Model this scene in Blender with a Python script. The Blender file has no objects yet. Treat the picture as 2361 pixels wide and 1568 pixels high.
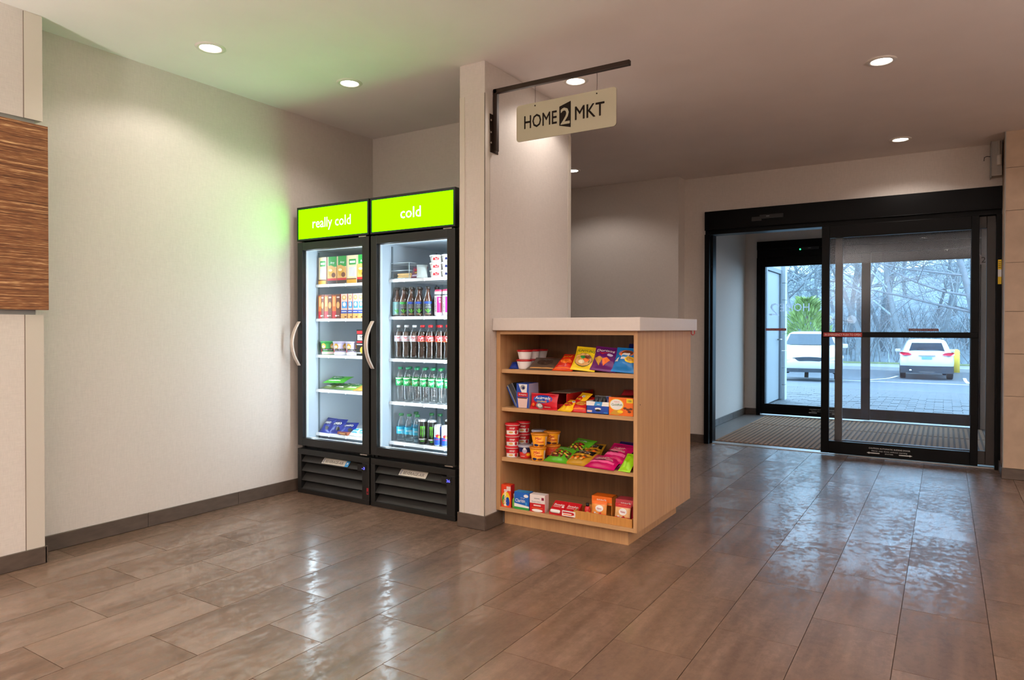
import bpy, math, random
from mathutils import Vector, Matrix, Euler
R = math.radians
S = bpy.context.scene
COL = S.collection
random.seed(7)

# ------------------------------------------------------------------ camera, world, light, exposure
def set_camera():
    yaw, pitch, roll = 0.5621, -0.0101, 0.0014
    fwd = Vector((-math.sin(yaw)*math.cos(pitch), math.cos(yaw)*math.cos(pitch), math.sin(pitch)))
    r0 = Vector((math.cos(yaw), math.sin(yaw), 0)); u0 = r0.cross(fwd)
    rt = r0*math.cos(roll) + u0*math.sin(roll); up = u0*math.cos(roll) - r0*math.sin(roll)
    cam = bpy.data.cameras.new('camera'); ob = bpy.data.objects.new('camera', cam); COL.objects.link(ob)
    m = Matrix((rt, up, -fwd)).transposed().to_4x4(); m.translation = (0, 0, 1.1609)
    ob.matrix_world = m
    cam.sensor_width = 36; cam.lens = 1585.41/2361*36; cam.shift_y = -11.63/2361
    cam.clip_start = .05; cam.clip_end = 300
    S.camera = ob
set_camera()
vs = S.view_settings
vs.view_transform = 'Standard'; vs.look = 'None'; vs.exposure = 0.62; vs.gamma = 1.0; vs.use_curve_mapping = False
W = bpy.data.worlds.new('overcast_sky'); S.world = W; W.use_nodes = True
bg = W.node_tree.nodes['Background']
bg.inputs[0].default_value = (0.44, 0.725, 1.0, 1); bg.inputs[1].default_value = 4.9
try:
    S.cycles.transparent_max_bounces = 24; S.cycles.max_bounces = 10; S.cycles.sample_clamp_indirect = 6.0
    S.cycles.caustics_reflective = False; S.cycles.caustics_refractive = False
except Exception: pass
WARM = (1.0, .92, .86)
SPOT_W = 16.0       # watts of one ceiling downlight
FILL_W = 68.0       # scale of one added, unseen fill lamp behind the camera
GREEN = 4.5         # strength of the backlit cooler headers
LED_W = 5.2         # watts of one cooler's light strip

# ------------------------------------------------------------------ materials
def lin(c):
    out = []
    for x in c[:3]:
        x /= 255.0
        out.append(x/12.92 if x <= .04045 else ((x+.055)/1.055)**2.4)
    return (*out, 1)
MATS = {}
def mat(name, col=(200,200,200), rough=.5, metal=0., spec=.5, emit=0., var=0., scale=30., bump=0., bscale=200., coat=0., stretch=(1,1,1)):
    """principled material with a little noise variation in tone and relief"""
    if name in MATS: return MATS[name]
    m = bpy.data.materials.new(name); m.use_nodes = True; MATS[name] = m
    nt = m.node_tree; b = nt.nodes['Principled BSDF']
    b.inputs['Base Color'].default_value = lin(col); b.inputs['Roughness'].default_value = rough
    b.inputs['Metallic'].default_value = metal; b.inputs['Specular IOR Level'].default_value = spec
    b.inputs['Coat Weight'].default_value = coat
    if emit:
        b.inputs['Emission Color'].default_value = lin(col); b.inputs['Emission Strength'].default_value = emit
    if var or bump:
        tc = nt.nodes.new('ShaderNodeTexCoord'); mp = nt.nodes.new('ShaderNodeMapping')
        nt.links.new(tc.outputs['Object'], mp.inputs[0]); mp.inputs['Scale'].default_value = stretch
        if var:
            n = nt.nodes.new('ShaderNodeTexNoise'); n.inputs['Scale'].default_value = scale; n.inputs['Detail'].default_value = 4
            nt.links.new(mp.outputs[0], n.inputs['Vector'])
            r = nt.nodes.new('ShaderNodeValToRGB'); c = lin(col)
            r.color_ramp.elements[0].position = .3; r.color_ramp.elements[1].position = .7
            r.color_ramp.elements[0].color = tuple(x*(1-var) for x in c[:3])+(1,)
            r.color_ramp.elements[1].color = tuple(min(1, x*(1+var)) for x in c[:3])+(1,)
            nt.links.new(n.outputs['Fac'], r.inputs[0]); nt.links.new(r.outputs[0], b.inputs['Base Color'])
        if bump:
            n = nt.nodes.new('ShaderNodeTexNoise'); n.inputs['Scale'].default_value = bscale; n.inputs['Detail'].default_value = 3
            nt.links.new(mp.outputs[0], n.inputs['Vector'])
            bp = nt.nodes.new('ShaderNodeBump'); bp.inputs['Strength'].default_value = bump; bp.inputs['Distance'].default_value = .002
            nt.links.new(n.outputs['Fac'], bp.inputs['Height']); nt.links.new(bp.outputs[0], b.inputs['Normal'])
    return m

class NT:
    def __init__(s, name):
        s.m = bpy.data.materials.new(name); s.m.use_nodes = True; s.t = s.m.node_tree; s.b = s.t.nodes['Principled BSDF']; MATS[name] = s.m
    def n(s, typ, **kw):
        x = s.t.nodes.new('ShaderNode'+typ)
        for k, v in kw.items():
            if k.startswith('_'): setattr(x, k[1:], v)
            else: x.inputs[k].default_value = v
        return x
    def l(s, a, b): s.t.links.new(a, b)
    def pos(s, scale, coord='Object'):
        tc = s.n('TexCoord'); mp = s.n('Mapping'); mp.inputs['Scale'].default_value = scale
        s.l(tc.outputs[coord], mp.inputs[0]); return mp.outputs[0]
    def noise(s, vec, scale=1., detail=4., rough=.5):
        n = s.n('TexNoise'); n.inputs['Scale'].default_value = scale; n.inputs['Detail'].default_value = detail; n.inputs['Roughness'].default_value = rough
        s.l(vec, n.inputs['Vector']); return n.outputs['Fac']
    def ramp(s, fac, stops):
        r = s.n('ValToRGB'); e = r.color_ramp.elements
        while len(e) < len(stops): e.new(.5)
        for i, (p, c) in enumerate(stops): e[i].position = p; e[i].color = c
        s.l(fac, r.inputs[0]); return r.outputs[0]
    def mix(s, fac, a, b, typ='MIX'):
        x = s.n('MixRGB', _blend_type=typ)
        for i, v in ((0, fac), (1, a), (2, b)):
            if hasattr(v, 'is_output'): s.l(v, x.inputs[i])
            else: x.inputs[i].default_value = v
        return x.outputs[0]
    def bump(s, h, st=.3, d=.002):
        x = s.n('Bump'); x.inputs['Strength'].default_value = st; x.inputs['Distance'].default_value = d
        s.l(h, x.inputs['Height']); s.l(x.outputs[0], s.b.inputs['Normal'])

def wall_mat(name, col):
    t = NT(name); a = t.noise(t.pos((320,320,26)), 1, 3); c = t.noise(t.pos((30,30,420)), 1, 3); big = t.noise(t.pos((1.2,1.2,1.2)), 1, 2)
    w = t.mix(.5, a, c); k = lin(col)
    col_ = t.ramp(w, [(.3, tuple(x*.91 for x in k[:3])+(1,)), (.7, tuple(x*1.07 for x in k[:3])+(1,))])
    t.l(col_, t.b.inputs['Base Color']); t.b.inputs['Roughness'].default_value = .75; t.b.inputs['Specular IOR Level'].default_value = .25
    t.bump(w, .25, .001); return t.m
WALL = wall_mat('linen_wall_vinyl', (206,196,187))
WALLW = wall_mat('pale_linen_wall_vinyl', (216,206,196))
CEIL = mat('flat_ceiling_paint', (238,230,226), .9, spec=.1, var=.02, scale=3)
TILE_W = mat('beige_wall_tile', (176,150,126), .45, var=.08, scale=9, bump=.08, bscale=40)
GROUT = mat('grey_grout', (120,106,94), .9)
def floor_mat():
    t = NT('brown_plank_tile')
    tc = t.n('TexCoord'); oi = t.n('ObjectInfo'); add = t.n('VectorMath', _operation='ADD'); sc = t.n('VectorMath', _operation='SCALE'); comb = t.n('CombineXYZ')
    for i in range(3): t.l(oi.outputs['Random'], comb.inputs[i])
    sc.inputs['Scale'].default_value = 37.; t.l(comb.outputs[0], sc.inputs[0]); t.l(tc.outputs['Object'], add.inputs[0]); t.l(sc.outputs[0], add.inputs[1])
    def mp(s):
        m = t.n('Mapping'); m.inputs['Scale'].default_value = s; t.l(add.outputs[0], m.inputs[0]); return m.outputs[0]
    streak = t.noise(mp((20, 1.6, 1)), 1, 5, .6); blot = t.noise(mp((3.4, 1.5, 1)), 1, 4, .55); fine = t.noise(mp((70, 46, 1)), 1, 5, .65)
    mixed = t.mix(.5, streak, blot)
    c = t.ramp(mixed, [(.30, lin((80,58,45))), (.5, lin((108,83,66))), (.70, lin((136,109,91)))])
    c2 = t.mix(.07, c, t.ramp(fine, [(.35, lin((84,66,54))), (.65, lin((150,128,110)))]))
    tone = t.ramp(oi.outputs['Random'], [(0., (.94,.935,.93,1)), (1., (1.05,1.045,1.04,1))])
    t.l(t.mix(1., c2, tone, 'MULTIPLY'), t.b.inputs['Base Color'])
    speck = t.noise(mp((30, 20, 1)), 1, 7, .74)
    cw = t.ramp(t.mix(.35, speck, blot), [(.45, (0,)*3+(1,)), (.555, (.9,)*3+(1,))])
    t.l(cw, t.b.inputs['Coat Weight']); t.b.inputs['Coat Roughness'].default_value = .18; t.b.inputs['Coat IOR'].default_value = 1.7
    t.b.inputs['Roughness'].default_value = .40; t.b.inputs['Specular IOR Level'].default_value = .6
    t.bump(streak, .05, .0012); return t.m
FLOOR = floor_mat()
FGROUT = mat('brown_floor_grout', (82,61,49), .85)
BASE = mat('dark_brown_base_tile', (84,70,60), .5, var=.18, scale=14, stretch=(1,1,3))
BLACK = mat('black_powder_coat', (13,12,12), .38, bump=.05, bscale=900)
BLACK2 = mat('satin_black_plastic', (20,19,18), .42)
DOORF = mat('dark_bronze_aluminium', (7,6,6), .38, spec=.12)
LINER = mat('white_cooler_liner', (182,194,204), .35)
WIRE = mat('white_coated_wire', (236,240,242), .35)
STEEL = mat('brushed_steel', (182,176,168), .3, metal=.9, var=.05, scale=80)
HANDLE = mat('champagne_handle', (206,188,174), .35, metal=.35)
GREYM = mat('grey_painted_metal', (138,138,134), .4, metal=.3)
GREYB = mat('light_grey_enclosure', (170,164,156), .5)
CORNER = mat('cream_corner_guard', (204,194,180), .5)
QUARTZ = mat('white_quartz', (206,196,188), .28, var=.02, scale=60)
def wood_mat(name, c0, c1, st):
    t = NT(name); g = t.noise(t.pos(st), 1, 6, .6); g2 = t.noise(t.pos(tuple(x*5 for x in st)), 1, 3)
    t.l(t.ramp(t.mix(.35, g, g2), [(.32, lin(c0)), (.68, lin(c1))]), t.b.inputs['Base Color'])
    t.b.inputs['Roughness'].default_value = .42; t.bump(g2, .06, .001); return t.m
OAK = wood_mat('light_oak_laminate', (176,130,86), (202,158,110), (38,38,1.4))
OAK_SHADE = wood_mat('shaded_oak_back', (112,76,45), (136,96,60), (38,38,1.4))  # same oak, darkened to put the cabinet's inner shade into its colour
OAKH = wood_mat('light_oak_edge', (178,136,90), (204,160,112), (1.6,30,60))
BAMBOO = wood_mat('bamboo', (176,116,52), (212,152,78), (60,40,3))
def grass_mat():
    t = NT('woven_grass_panel'); a = t.noise(t.pos((5,3.5,330)), 1, 4, .6); b = t.noise(t.pos((46,20,560)), 1, 3); st = t.noise(t.pos((1.5,.35,62)), 1, 4, .7)
    c = t.ramp(t.mix(.4, t.mix(.5, a, b), st), [(.40, lin((70,38,20))), (.47, lin((122,74,42))), (.54, lin((154,102,62))), (.60, lin((226,178,128)))])
    t.l(c, t.b.inputs['Base Color']); t.b.inputs['Roughness'].default_value = .8; t.bump(a, .5, .003); return t.m
GRASSP = grass_mat()
def glass_mat(name, tint=(1,1,1), refl=1., haze=0., hazecol=(150,180,215), streak=True, ior=1.5):
    m = bpy.data.materials.new(name); m.use_nodes = True; nt = m.node_tree; nt.nodes.clear(); MATS[name] = m
    N = nt.nodes.new; L = nt.links.new
    out = N('ShaderNodeOutputMaterial'); tr = N('ShaderNodeBsdfTransparent'); tr.inputs[0].default_value = (*tint, 1)
    gl = N('ShaderNodeBsdfGlossy'); gl.inputs['Roughness'].default_value = .01
    lw = N('ShaderNodeLayerWeight'); lw.inputs[0].default_value = .5
    pw = N('ShaderNodeMath'); pw.operation = 'POWER'; pw.inputs[1].default_value = 4.; L(lw.outputs['Facing'], pw.inputs[0])
    mu = N('ShaderNodeMath'); mu.operation = 'MULTIPLY_ADD'; mu.inputs[1].default_value = refl*.8; mu.inputs[2].default_value = refl*.04; L(pw.outputs[0], mu.inputs[0])
    mx = N('ShaderNodeMixShader'); L(mu.outputs[0], mx.inputs[0]); L(tr.outputs[0], mx.inputs[1]); L(gl.outputs[0], mx.inputs[2])
    last = mx
    if haze:
        df = N('ShaderNodeBsdfDiffuse'); df.inputs[0].default_value = lin(hazecol); tl = N('ShaderNodeBsdfTranslucent'); tl.inputs[0].default_value = lin(hazecol)
        ad = N('ShaderNodeMixShader'); L(df.outputs[0], ad.inputs[1]); L(tl.outputs[0], ad.inputs[2]); ad.inputs[0].default_value = .5
        tc = N('ShaderNodeTexCoord'); mp = N('ShaderNodeMapping'); mp.inputs['Scale'].default_value = (22, 22, .8); L(tc.outputs['Object'], mp.inputs[0])
        no = N('ShaderNodeTexNoise'); no.inputs['Scale'].default_value = 1; no.inputs['Detail'].default_value = 4; L(mp.outputs[0], no.inputs['Vector'])
        mr = N('ShaderNodeMapRange'); mr.inputs[1].default_value = .35; mr.inputs[2].default_value = .75; mr.inputs[3].default_value = haze*.4; mr.inputs[4].default_value = haze*1.5; L(no.outputs['Fac'], mr.inputs[0])
        m2 = N('ShaderNodeMixShader'); L(mr.outputs[0], m2.inputs[0]); L(mx.outputs[0], m2.inputs[1]); L(ad.outputs[0], m2.inputs[2]); last = m2
    L(last.outputs[0], out.inputs[0]); return m
GLASS_IN = glass_mat('dusty_door_glass', (.975,.985,.995), .32, .018)
GLASS_OUT = glass_mat('outer_door_glass', (.98,.99,1.), .45, .015)
GLASS_C = glass_mat('cooler_door_glass', (.97,.985,.99), .55)
PET = glass_mat('clear_plastic', (.955,.968,.97), 1.7)
PETT = glass_mat('teal_clear_plastic', (.84,.94,.96), 1.7)
CELLO = glass_mat('clear_film', (.95,.95,.95), 1.4)
def emat(name, col, st):
    m = bpy.data.materials.new(name); m.use_nodes = True; nt = m.node_tree; nt.nodes.clear(); MATS[name] = m
    o = nt.nodes.new('ShaderNodeOutputMaterial'); e = nt.nodes.new('ShaderNodeEmission')
    e.inputs[0].default_value = (*col, 1); e.inputs[1].default_value = st; nt.links.new(e.outputs[0], o.inputs[0]); return m
LAMP = emat('lamp_lens', (1., .93, .82), 14.)
HDRG = emat('backlit_green', (.35/GREEN, 1., 0.), GREEN)
HDRW = emat('backlit_white', (1., 1., .93), 1.6)
LEDW = emat('led_white', (.85, .94, 1.), 6.)
BLUED = emat('blue_digits', (.12, .12, 1.), 1.6)
GREENLED = emat('green_pilot', (.05, 1., .35), 1.2)

def pr(n, c, r=.45, **k): return mat('print_'+n, c, r, **k)
WHITE = pr('white', (238,236,232)); BLK = pr('black', (18,17,18)); RED = pr('red', (196,18,30)); BLUE = pr('blue', (24,72,168)); NAVY = pr('navy', (16,26,84))
YEL = pr('yellow', (246,206,28)); ORG = pr('orange', (240,112,22)); GRN = pr('green', (40,150,60)); LIME = pr('lime', (140,200,30)); PUR = pr('purple', (98,20,108)); PINK = pr('pink', (206,20,104))
CREAM = pr('cream', (238,218,170)); BRN = pr('brown', (110,52,24)); TAN = pr('tan', (218,164,92)); SKY = pr('sky', (58,150,214)); GOLD = pr('gold', (206,150,40)); GREY = pr('grey', (150,150,154)); SILV = pr('silver', (206,206,210), .25, metal=.6)
KRAFT = pr('kraft', (128,104,86), .8); DKB = pr('dark_brown', (52,26,14)); TEAL = pr('teal', (36,160,188)); CLAW = pr('claw_green', (90,190,40)); DKG = pr('dark_green', (26,110,60)); LILAC = pr('lilac', (186,176,206)); PALE = pr('pale_pink', (226,196,186))
COLA = mat('cola_liquid', (34,16,10), .15, coat=.6); TEA = mat('dark_tea_liquid', (78,38,22), .15, coat=.6); WATER = PET
def foil(n, c, **k): return mat('foil_'+n, c, .3, spec=.45, var=.10, scale=22, bump=.25, bscale=60, **k)

# ------------------------------------------------------------------ mesh collector
_txt = {}
def glyphs(s, bold):
    k = s
    if k not in _txt:
        cu = bpy.data.curves.new('t', 'FONT'); cu.body = s; cu.size = 1; cu.resolution_u = 2
        ob = bpy.data.objects.new('t', cu); me = bpy.data.meshes.new_from_object(ob)
        v = [(p.co.x, p.co.y) for p in me.vertices]; f = [tuple(p.vertices) for p in me.polygons]
        bpy.data.objects.remove(ob); bpy.data.curves.remove(cu); bpy.data.meshes.remove(me)
        x0 = min(a for a, _ in v); x1 = max(a for a, _ in v)
        _txt[k] = ([(a-x0, b) for a, b in v], f, x1-x0)
    return _txt[k]
def FRONT(u, v, e): return (u, -e, v)
class M:
    def __init__(s, mp=FRONT):
        s.v = []; s.f = []; s.k = []; s.sm = []; s.ms = []; s.map = mp; s.e = 0.; s.nu = s.nv = 1; s.du = 9.
    def mi(s, m):
        if m not in s.ms: s.ms.append(m)
        return s.ms.index(m)
    def add(s, vs, fs, m, sm=False):
        b = len(s.v); s.v += [tuple(p) for p in vs]; i = s.mi(m)
        for f in fs: s.f.append(tuple(b+j for j in f)); s.k.append(i); s.sm.append(sm)
    def box(s, x0, x1, y0, y1, z0, z1, m, skip=''):
        vs = [(x0,y0,z0),(x1,y0,z0),(x1,y1,z0),(x0,y1,z0),(x0,y0,z1),(x1,y0,z1),(x1,y1,z1),(x0,y1,z1)]
        fs = [(0,3,2,1),(4,5,6,7),(0,1,5,4),(1,2,6,5),(2,3,7,6),(3,0,4,7)]
        s.add(vs, fs, m); return s
    def hexa(s, vs, m):
        s.add(vs, [(0,3,2,1),(4,5,6,7),(0,1,5,4),(1,2,6,5),(2,3,7,6),(3,0,4,7)], m); return s
    def quad(s, a, b, c, d, m): s.add([a,b,c,d], [(0,1,2,3)], m); return s
    def grid(s, fn, nu, nv, m, sm=True, flip=False):
        vs = [fn(i/nu, j/nv) for j in range(nv+1) for i in range(nu+1)]; fs = []
        for j in range(nv):
            for i in range(nu):
                a = j*(nu+1)+i; q = (a, a+1, a+nu+2, a+nu+1); fs.append(q[::-1] if flip else q)
        s.add(vs, fs, m, sm); return s
    def lathe(s, prof, m, n=20, c=(0,0,0), sm=True, axis='z', caps=True):
        vs = []
        for r, z in prof:
            for i in range(n):
                a = 2*math.pi*i/n; p = (r*math.cos(a), r*math.sin(a), z)
                if axis == 'y': p = (p[0], z, -p[1])
                if axis == 'x': p = (z, p[0], p[1])
                vs.append((p[0]+c[0], p[1]+c[1], p[2]+c[2]))
        fs = []
        for j in range(len(prof)-1):
            for i in range(n):
                k = (i+1) % n; fs.append((j*n+i, j*n+k, (j+1)*n+k, (j+1)*n+i))
        s.add(vs, fs, m, sm)
        if caps:
            b = len(s.v)-len(vs); i0 = s.mi(m)
            s.f.append(tuple(b+i for i in range(n))[::-1]); s.f.append(tuple(b+(len(prof)-1)*n+i for i in range(n)))
            s.k += [i0, i0]; s.sm += [False, False]
        return s
    def tube(s, pts, r, m, n=8, caps=True):
        pts = [Vector(p) for p in pts]; rs = r if isinstance(r, (list, tuple)) else [r]*len(pts); vs = []
        for i, p in enumerate(pts):
            d = (pts[min(i+1, len(pts)-1)]-pts[max(i-1, 0)]).normalized()
            a = d.cross(Vector((0,0,1)) if abs(d.z) < .9 else Vector((1,0,0))).normalized(); b = d.cross(a)
            for k in range(n):
                t = 2*math.pi*k/n; vs.append(tuple(p+(a*math.cos(t)+b*math.sin(t))*rs[i]))
        fs = []
        for j in range(len(pts)-1):
            for i in range(n):
                k = (i+1) % n; fs.append((j*n+i, (j+1)*n+i, (j+1)*n+k, j*n+k))
        if caps: fs += [tuple(range(n)), tuple((len(pts)-1)*n+i for i in range(n))[::-1]]
        s.add(vs, fs, m, True); return s
    # flat print laid on the mapped face
    def _lift(s): s.e += .00035
    def rect(s, u0, u1, v0, v1, m, nu=1, nv=1, sk=0.):
        nu = max(nu, s.nu, int(abs(u1-u0)/s.du)+1); nv = max(nv, s.nv); s._lift(); s.grid(lambda a, b: s.map(u0+(u1-u0)*a+sk*b, v0+(v1-v0)*b, s.e), nu, nv, m, False); return s
    def ell(s, cu, cv, ru, rv, m, n=18, rings=3):
        s._lift(); vs = [s.map(cu, cv, s.e)]; fs = []
        for q in range(1, rings+1):
            for i in range(n):
                a = 2*math.pi*i/n; vs.append(s.map(cu+ru*q/rings*math.cos(a), cv+rv*q/rings*math.sin(a), s.e))
        for i in range(n): fs.append((0, 1+i, 1+(i+1) % n))
        for q in range(rings-1):
            for i in range(n):
                k = (i+1) % n; fs.append((1+q*n+i, 1+(q+1)*n+i, 1+(q+1)*n+k, 1+q*n+k))
        s.add(vs, fs, m); return s
    def poly(s, pts, m):
        if s.nu == 1: s._lift(); s.add([s.map(u, v, s.e) for u, v in pts], [tuple(range(len(pts)))], m); return s
        s._lift(); n0 = len(pts); q = []                         # star-shaped fan that follows a curved face
        for i in range(n0):
            (a, b), (c, d) = pts[i], pts[(i+1) % n0]; q += [(a+(c-a)*k/3, b+(d-b)*k/3) for k in range(3)]
        cu = sum(p[0] for p in q)/len(q); cv = sum(p[1] for p in q)/len(q); n = len(q); vs = [s.map(cu, cv, s.e)]; fs = []
        for r in (1/3, 2/3, 1.): vs += [s.map(cu+(a-cu)*r, cv+(b-cv)*r, s.e) for a, b in q]
        for i in range(n): fs.append((0, 1+i, 1+(i+1) % n))
        for r in range(2):
            for i in range(n): k = (i+1) % n; fs.append((1+r*n+i, 1+(r+1)*n+i, 1+(r+1)*n+k, 1+r*n+k))
        s.add(vs, fs, m); return s
    def text(s, t, cu, cv, h, m, width=None, rot=0., bold=.0, align='c', lean=0.):
        """cu, cv: middle of the word; h: cap height"""
        vs, fs, w = glyphs(t, bold); s._lift(); k = h/.73; kx = k if width is None else width/w
        ca, sa = math.cos(rot), math.sin(rot); out = []
        nb = len(vs); b = bold*.55; lift = [0.]*nb
        if b: vs = [(x+o_, y+p_) for o_, p_ in ((-b,0),(b,0),(0,b),(0,-b)) for x, y in vs]; lift = [q*.00005 for q in range(4) for _ in range(nb)]; fs = [tuple(j+q*nb for j in f) for q in range(4) for f in fs]
        for (x, y), lf in zip(vs, lift):
            x = (x-w/2)*kx if align == 'c' else x*kx; y = y*k-h/2; x += lean*y
            out.append(s.map(cu+x*ca-y*sa, cv+x*sa+y*ca, s.e+lf))
        s.add(out, fs, m); return s
    def obj(s, name, parent=None, loc=None, rot=None, bevel=0., seg=2, props=None):
        me = bpy.data.meshes.new(name); me.from_pydata(s.v, [], s.f)
        for m in s.ms: me.materials.append(m)
        me.polygons.foreach_set('material_index', s.k); me.polygons.foreach_set('use_smooth', s.sm); me.update()
        o = bpy.data.objects.new(name, me); COL.objects.link(o)
        if parent: o.parent = parent
        if loc: o.location = loc
        if rot: o.rotation_euler = rot
        if bevel:
            b = o.modifiers.new('bevel', 'BEVEL'); b.width = bevel; b.segments = seg; b.limit_method = 'ANGLE'; b.angle_limit = R(50)
        return o

def tag(o, label=None, cat=None, group=None, kind=None):
    if label: o['label'] = label
    if cat: o['category'] = cat
    if group: o['group'] = group
    if kind: o['kind'] = kind
    return o
def thing(name, label, cat, loc=(0,0,0), rot=(0,0,0), group=None, kind=None):
    o = bpy.data.objects.new(name, None); COL.objects.link(o); o.location = loc; o.rotation_euler = rot; o.empty_display_size = .05
    return tag(o, label, cat, group, kind)
def dup(root, loc, rot=None, label=None, group=None):
    r = root.copy(); COL.objects.link(r); r.location = loc
    if rot is not None: r.rotation_euler = rot
    if label: r['label'] = label
    if group: r['group'] = group
    for ch in list(root.children):
        c = ch.copy(); COL.objects.link(c); c.parent = r
        for g in list(ch.children):
            d = g.copy(); COL.objects.link(d); d.parent = c
    return r
def bx(x0, x1, y0, y1, z0, z1, m): return M().box(x0, x1, y0, y1, z0, z1, m)
def struct(name, mm, label=None, **k): return tag(mm.obj(name, **k), label, None, None, 'structure')
def clone(o, parent, loc, name=None):
    c = o.copy(); COL.objects.link(c); c.parent = parent; c.location = loc
    return c
# ------------------------------------------------------------------ lamps of the ceiling
H = 2.683
def downlight(x, y, label, group='recessed ceiling downlights', k=1.):
    t = thing('downlight', label, 'ceiling light', (x, y, H), group=group)
    M().lathe([(.053,-.0008),(.053,-.003),(.058,-.0075),(.073,-.0065),(.079,-.0005)], mat('white_trim_ring', (222,214,204), .4), 28, caps=False).obj('trim_ring', t)
    M().lathe([(.0,-.0035),(.053,-.0030),(.053,-.0010),(0,-.0010)], LAMP, 28, caps=False).obj('lens', t)
    L = bpy.data.lights.new('downlight_lamp', 'SPOT'); L.energy = SPOT_W*k; L.color = WARM; L.spot_size = R(142); L.spot_blend = .38; L.shadow_soft_size = .05
    o = bpy.data.objects.new('downlight_lamp', L); COL.objects.link(o); o.parent = t; o.location = (0, 0, -.012)
    return t
downlight(-3.388, 2.30, 'recessed downlight above the middle of the bare beige wall, its trim ring showing')
downlight(-3.141, 3.089, 'recessed downlight in the ceiling just in front of the drinks coolers')
downlight(-1.934, 3.80, 'recessed downlight behind the hanging sign, shining down on the wing wall')
downlight(-.316, 4.437, 'recessed downlight over the open floor, nearer one of the two before the entrance')
downlight(-.314, 6.353, 'recessed downlight closest to the sliding entrance door')
downlight(-3.054, 5.94, 'recessed downlight half hidden behind the wing wall edge')
downlight(-.95, 8.35, 'recessed downlight in the vestibule ceiling between the two glass doors', k=.45)
for x, y in ((-.315, 2.5), (-2.0, .9), (-.315, .5), (1.8, 4.4), (1.8, 2.4), (2.6, .3), (-2.2, -1.6), (0, -1.8), (2.4, -2.2)):  # fill lamps added beyond the view, carrying on the ceiling grid
    downlight(x, y, 'recessed downlight added for fill in the ceiling outside the picture', 'added fill downlights outside the picture')

def add_fill_lamp(x, y):  # unseen lamp added behind the camera to brighten ceiling and walls
    t = thing('fill_lamp', 'unseen floor lamp added behind the camera to brighten the ceiling', 'floor lamp', (x, y, 0), group='added fill lamps outside the picture')
    sm = mat('lamp_steel', (150,146,140), .35, metal=.8)
    M().lathe([(.14,0),(.14,.012),(.02,.03)], sm, 20).obj('base', t); M().tube([(0,0,.03),(0,0,1.20)], .013, sm, 8).obj('pole', t)
    M().lathe([(.02,1.20),(.10,1.23),(.17,1.30),(.168,1.302),(.10,1.236),(.01,1.21)], sm, 24, caps=False).obj('bowl', t)
    for typ, e, z, r in (('POINT', FILL_W*.05, 1.42, .12), ('SPOT', FILL_W*4.2, 1.36, .12)):
        L = bpy.data.lights.new('fill_uplight', typ); L.energy = e; L.color = (1., .96, .93); L.shadow_soft_size = r
        if typ == 'SPOT': L.spot_size = R(165); L.spot_blend = .5
        o = bpy.data.objects.new('fill_uplight', L); COL.objects.link(o); o.parent = t; o.location = (0, 0, z); o.rotation_euler = (R(180), 0, 0)
for x, y in ((-2.7, -1.3), (-2.3, -3.0), (1.6, -2.2), (2.6, -.2), (4.0, 2.4)): add_fill_lamp(x, y)

# ------------------------------------------------------------------ floor of plank tiles
fl = struct('floor', bx(-6.2, 5, -4.2, 7.06, -.12, -.004, FGROUT), 'brown wood-look plank tile floor with thin dark joints')
TW, TL = .298, .604
tile_me = None; rest = M()
def in_view(x, y):
    dx, dy, dz = x, y, -1.16; c, s = math.cos(.5621), math.sin(.5621)
    d = -s*dx+c*dy
    if d < .5: return False
    return abs((c*dx+s*dy)/d) < .86 and abs(dz/d) < .62
n_t = 0
for k in range(-17, 21):
    xc = -.146-TW*k-TW/2+TW
    y0 = .25 if k % 2 == 0 else .553
    for j in range(-8, 12):
        yc = y0+TL*j+TL/2
        if yc < -4 or yc > 7.3 or xc > 4.8 or xc < -6: continue
        ylim = min(yc+TL/2-.0015, 7.0)
        if yc-TL/2 > 6.95: continue
        hid = (xc < -4.05) or (xc < -2.6 and yc > 4.5 and xc < -3.7)
        if in_view(xc, yc) and not hid and xc < 2.1 and ylim > yc+TL/2-.01:
            if tile_me is None:
                o = M().box(-TW/2+.0013, TW/2-.0013, -TL/2+.0013, TL/2-.0013, -.006, 0, FLOOR).obj('floor_tile', fl, (xc, yc, 0)); tile_me = o.data
            else:
                o = bpy.data.objects.new('floor_tile', tile_me); COL.objects.link(o); o.parent = fl; o.location = (xc, yc, 0)
            n_t += 1
        else: rest.box(xc-TW/2+.0013, xc+TW/2-.0013, yc-TL/2+.0013, ylim, -.006, 0, FLOOR)
tag(rest.obj('floor_tiles_beyond_view', fl), kind='stuff')

ce = struct('ceiling', bx(-6.2, 5, -4.2, 9.6, H, H+.15, CEIL), 'flat beige-grey painted ceiling')

# ------------------------------------------------------------------ walls
struct('wall_left', bx(-4.1, -3.923, 1.4, 4.3, 0, H, WALL), 'long bare wall in beige linen wallcovering, lit from above')
w = M(); w.box(-4.1, -3.75, -4.2, 1.63, 0, 1.222, WALLW); w.box(-4.1, -3.75, -4.2, 1.63, 2.168, H, WALL); w.box(-4.1, -3.772, -4.2, 1.60, 1.222, 2.168, WALL)
ws = struct('wall_left_step', w, 'stepped-out wall section at the picture edge holding the grass panel')
bx(-3.752, -3.7475, 1.553, 1.6325, 0.083, 1.222, CORNER).obj('corner_guard', ws); bx(-3.752, -3.7475, 1.553, 1.6325, 2.168, H-.004, CORNER).obj('corner_guard', ws)
for z0, z1 in ((.083, 1.222), (2.168, H-.004)): bx(-3.751, -3.7482, 1.550, 1.5535, z0, z1, mat('guard_shadow_brown', (120,104,90), .8)).obj('guard_shadow_line', ws)  # dark strip stands in for the shadow gap beside the guard
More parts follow.
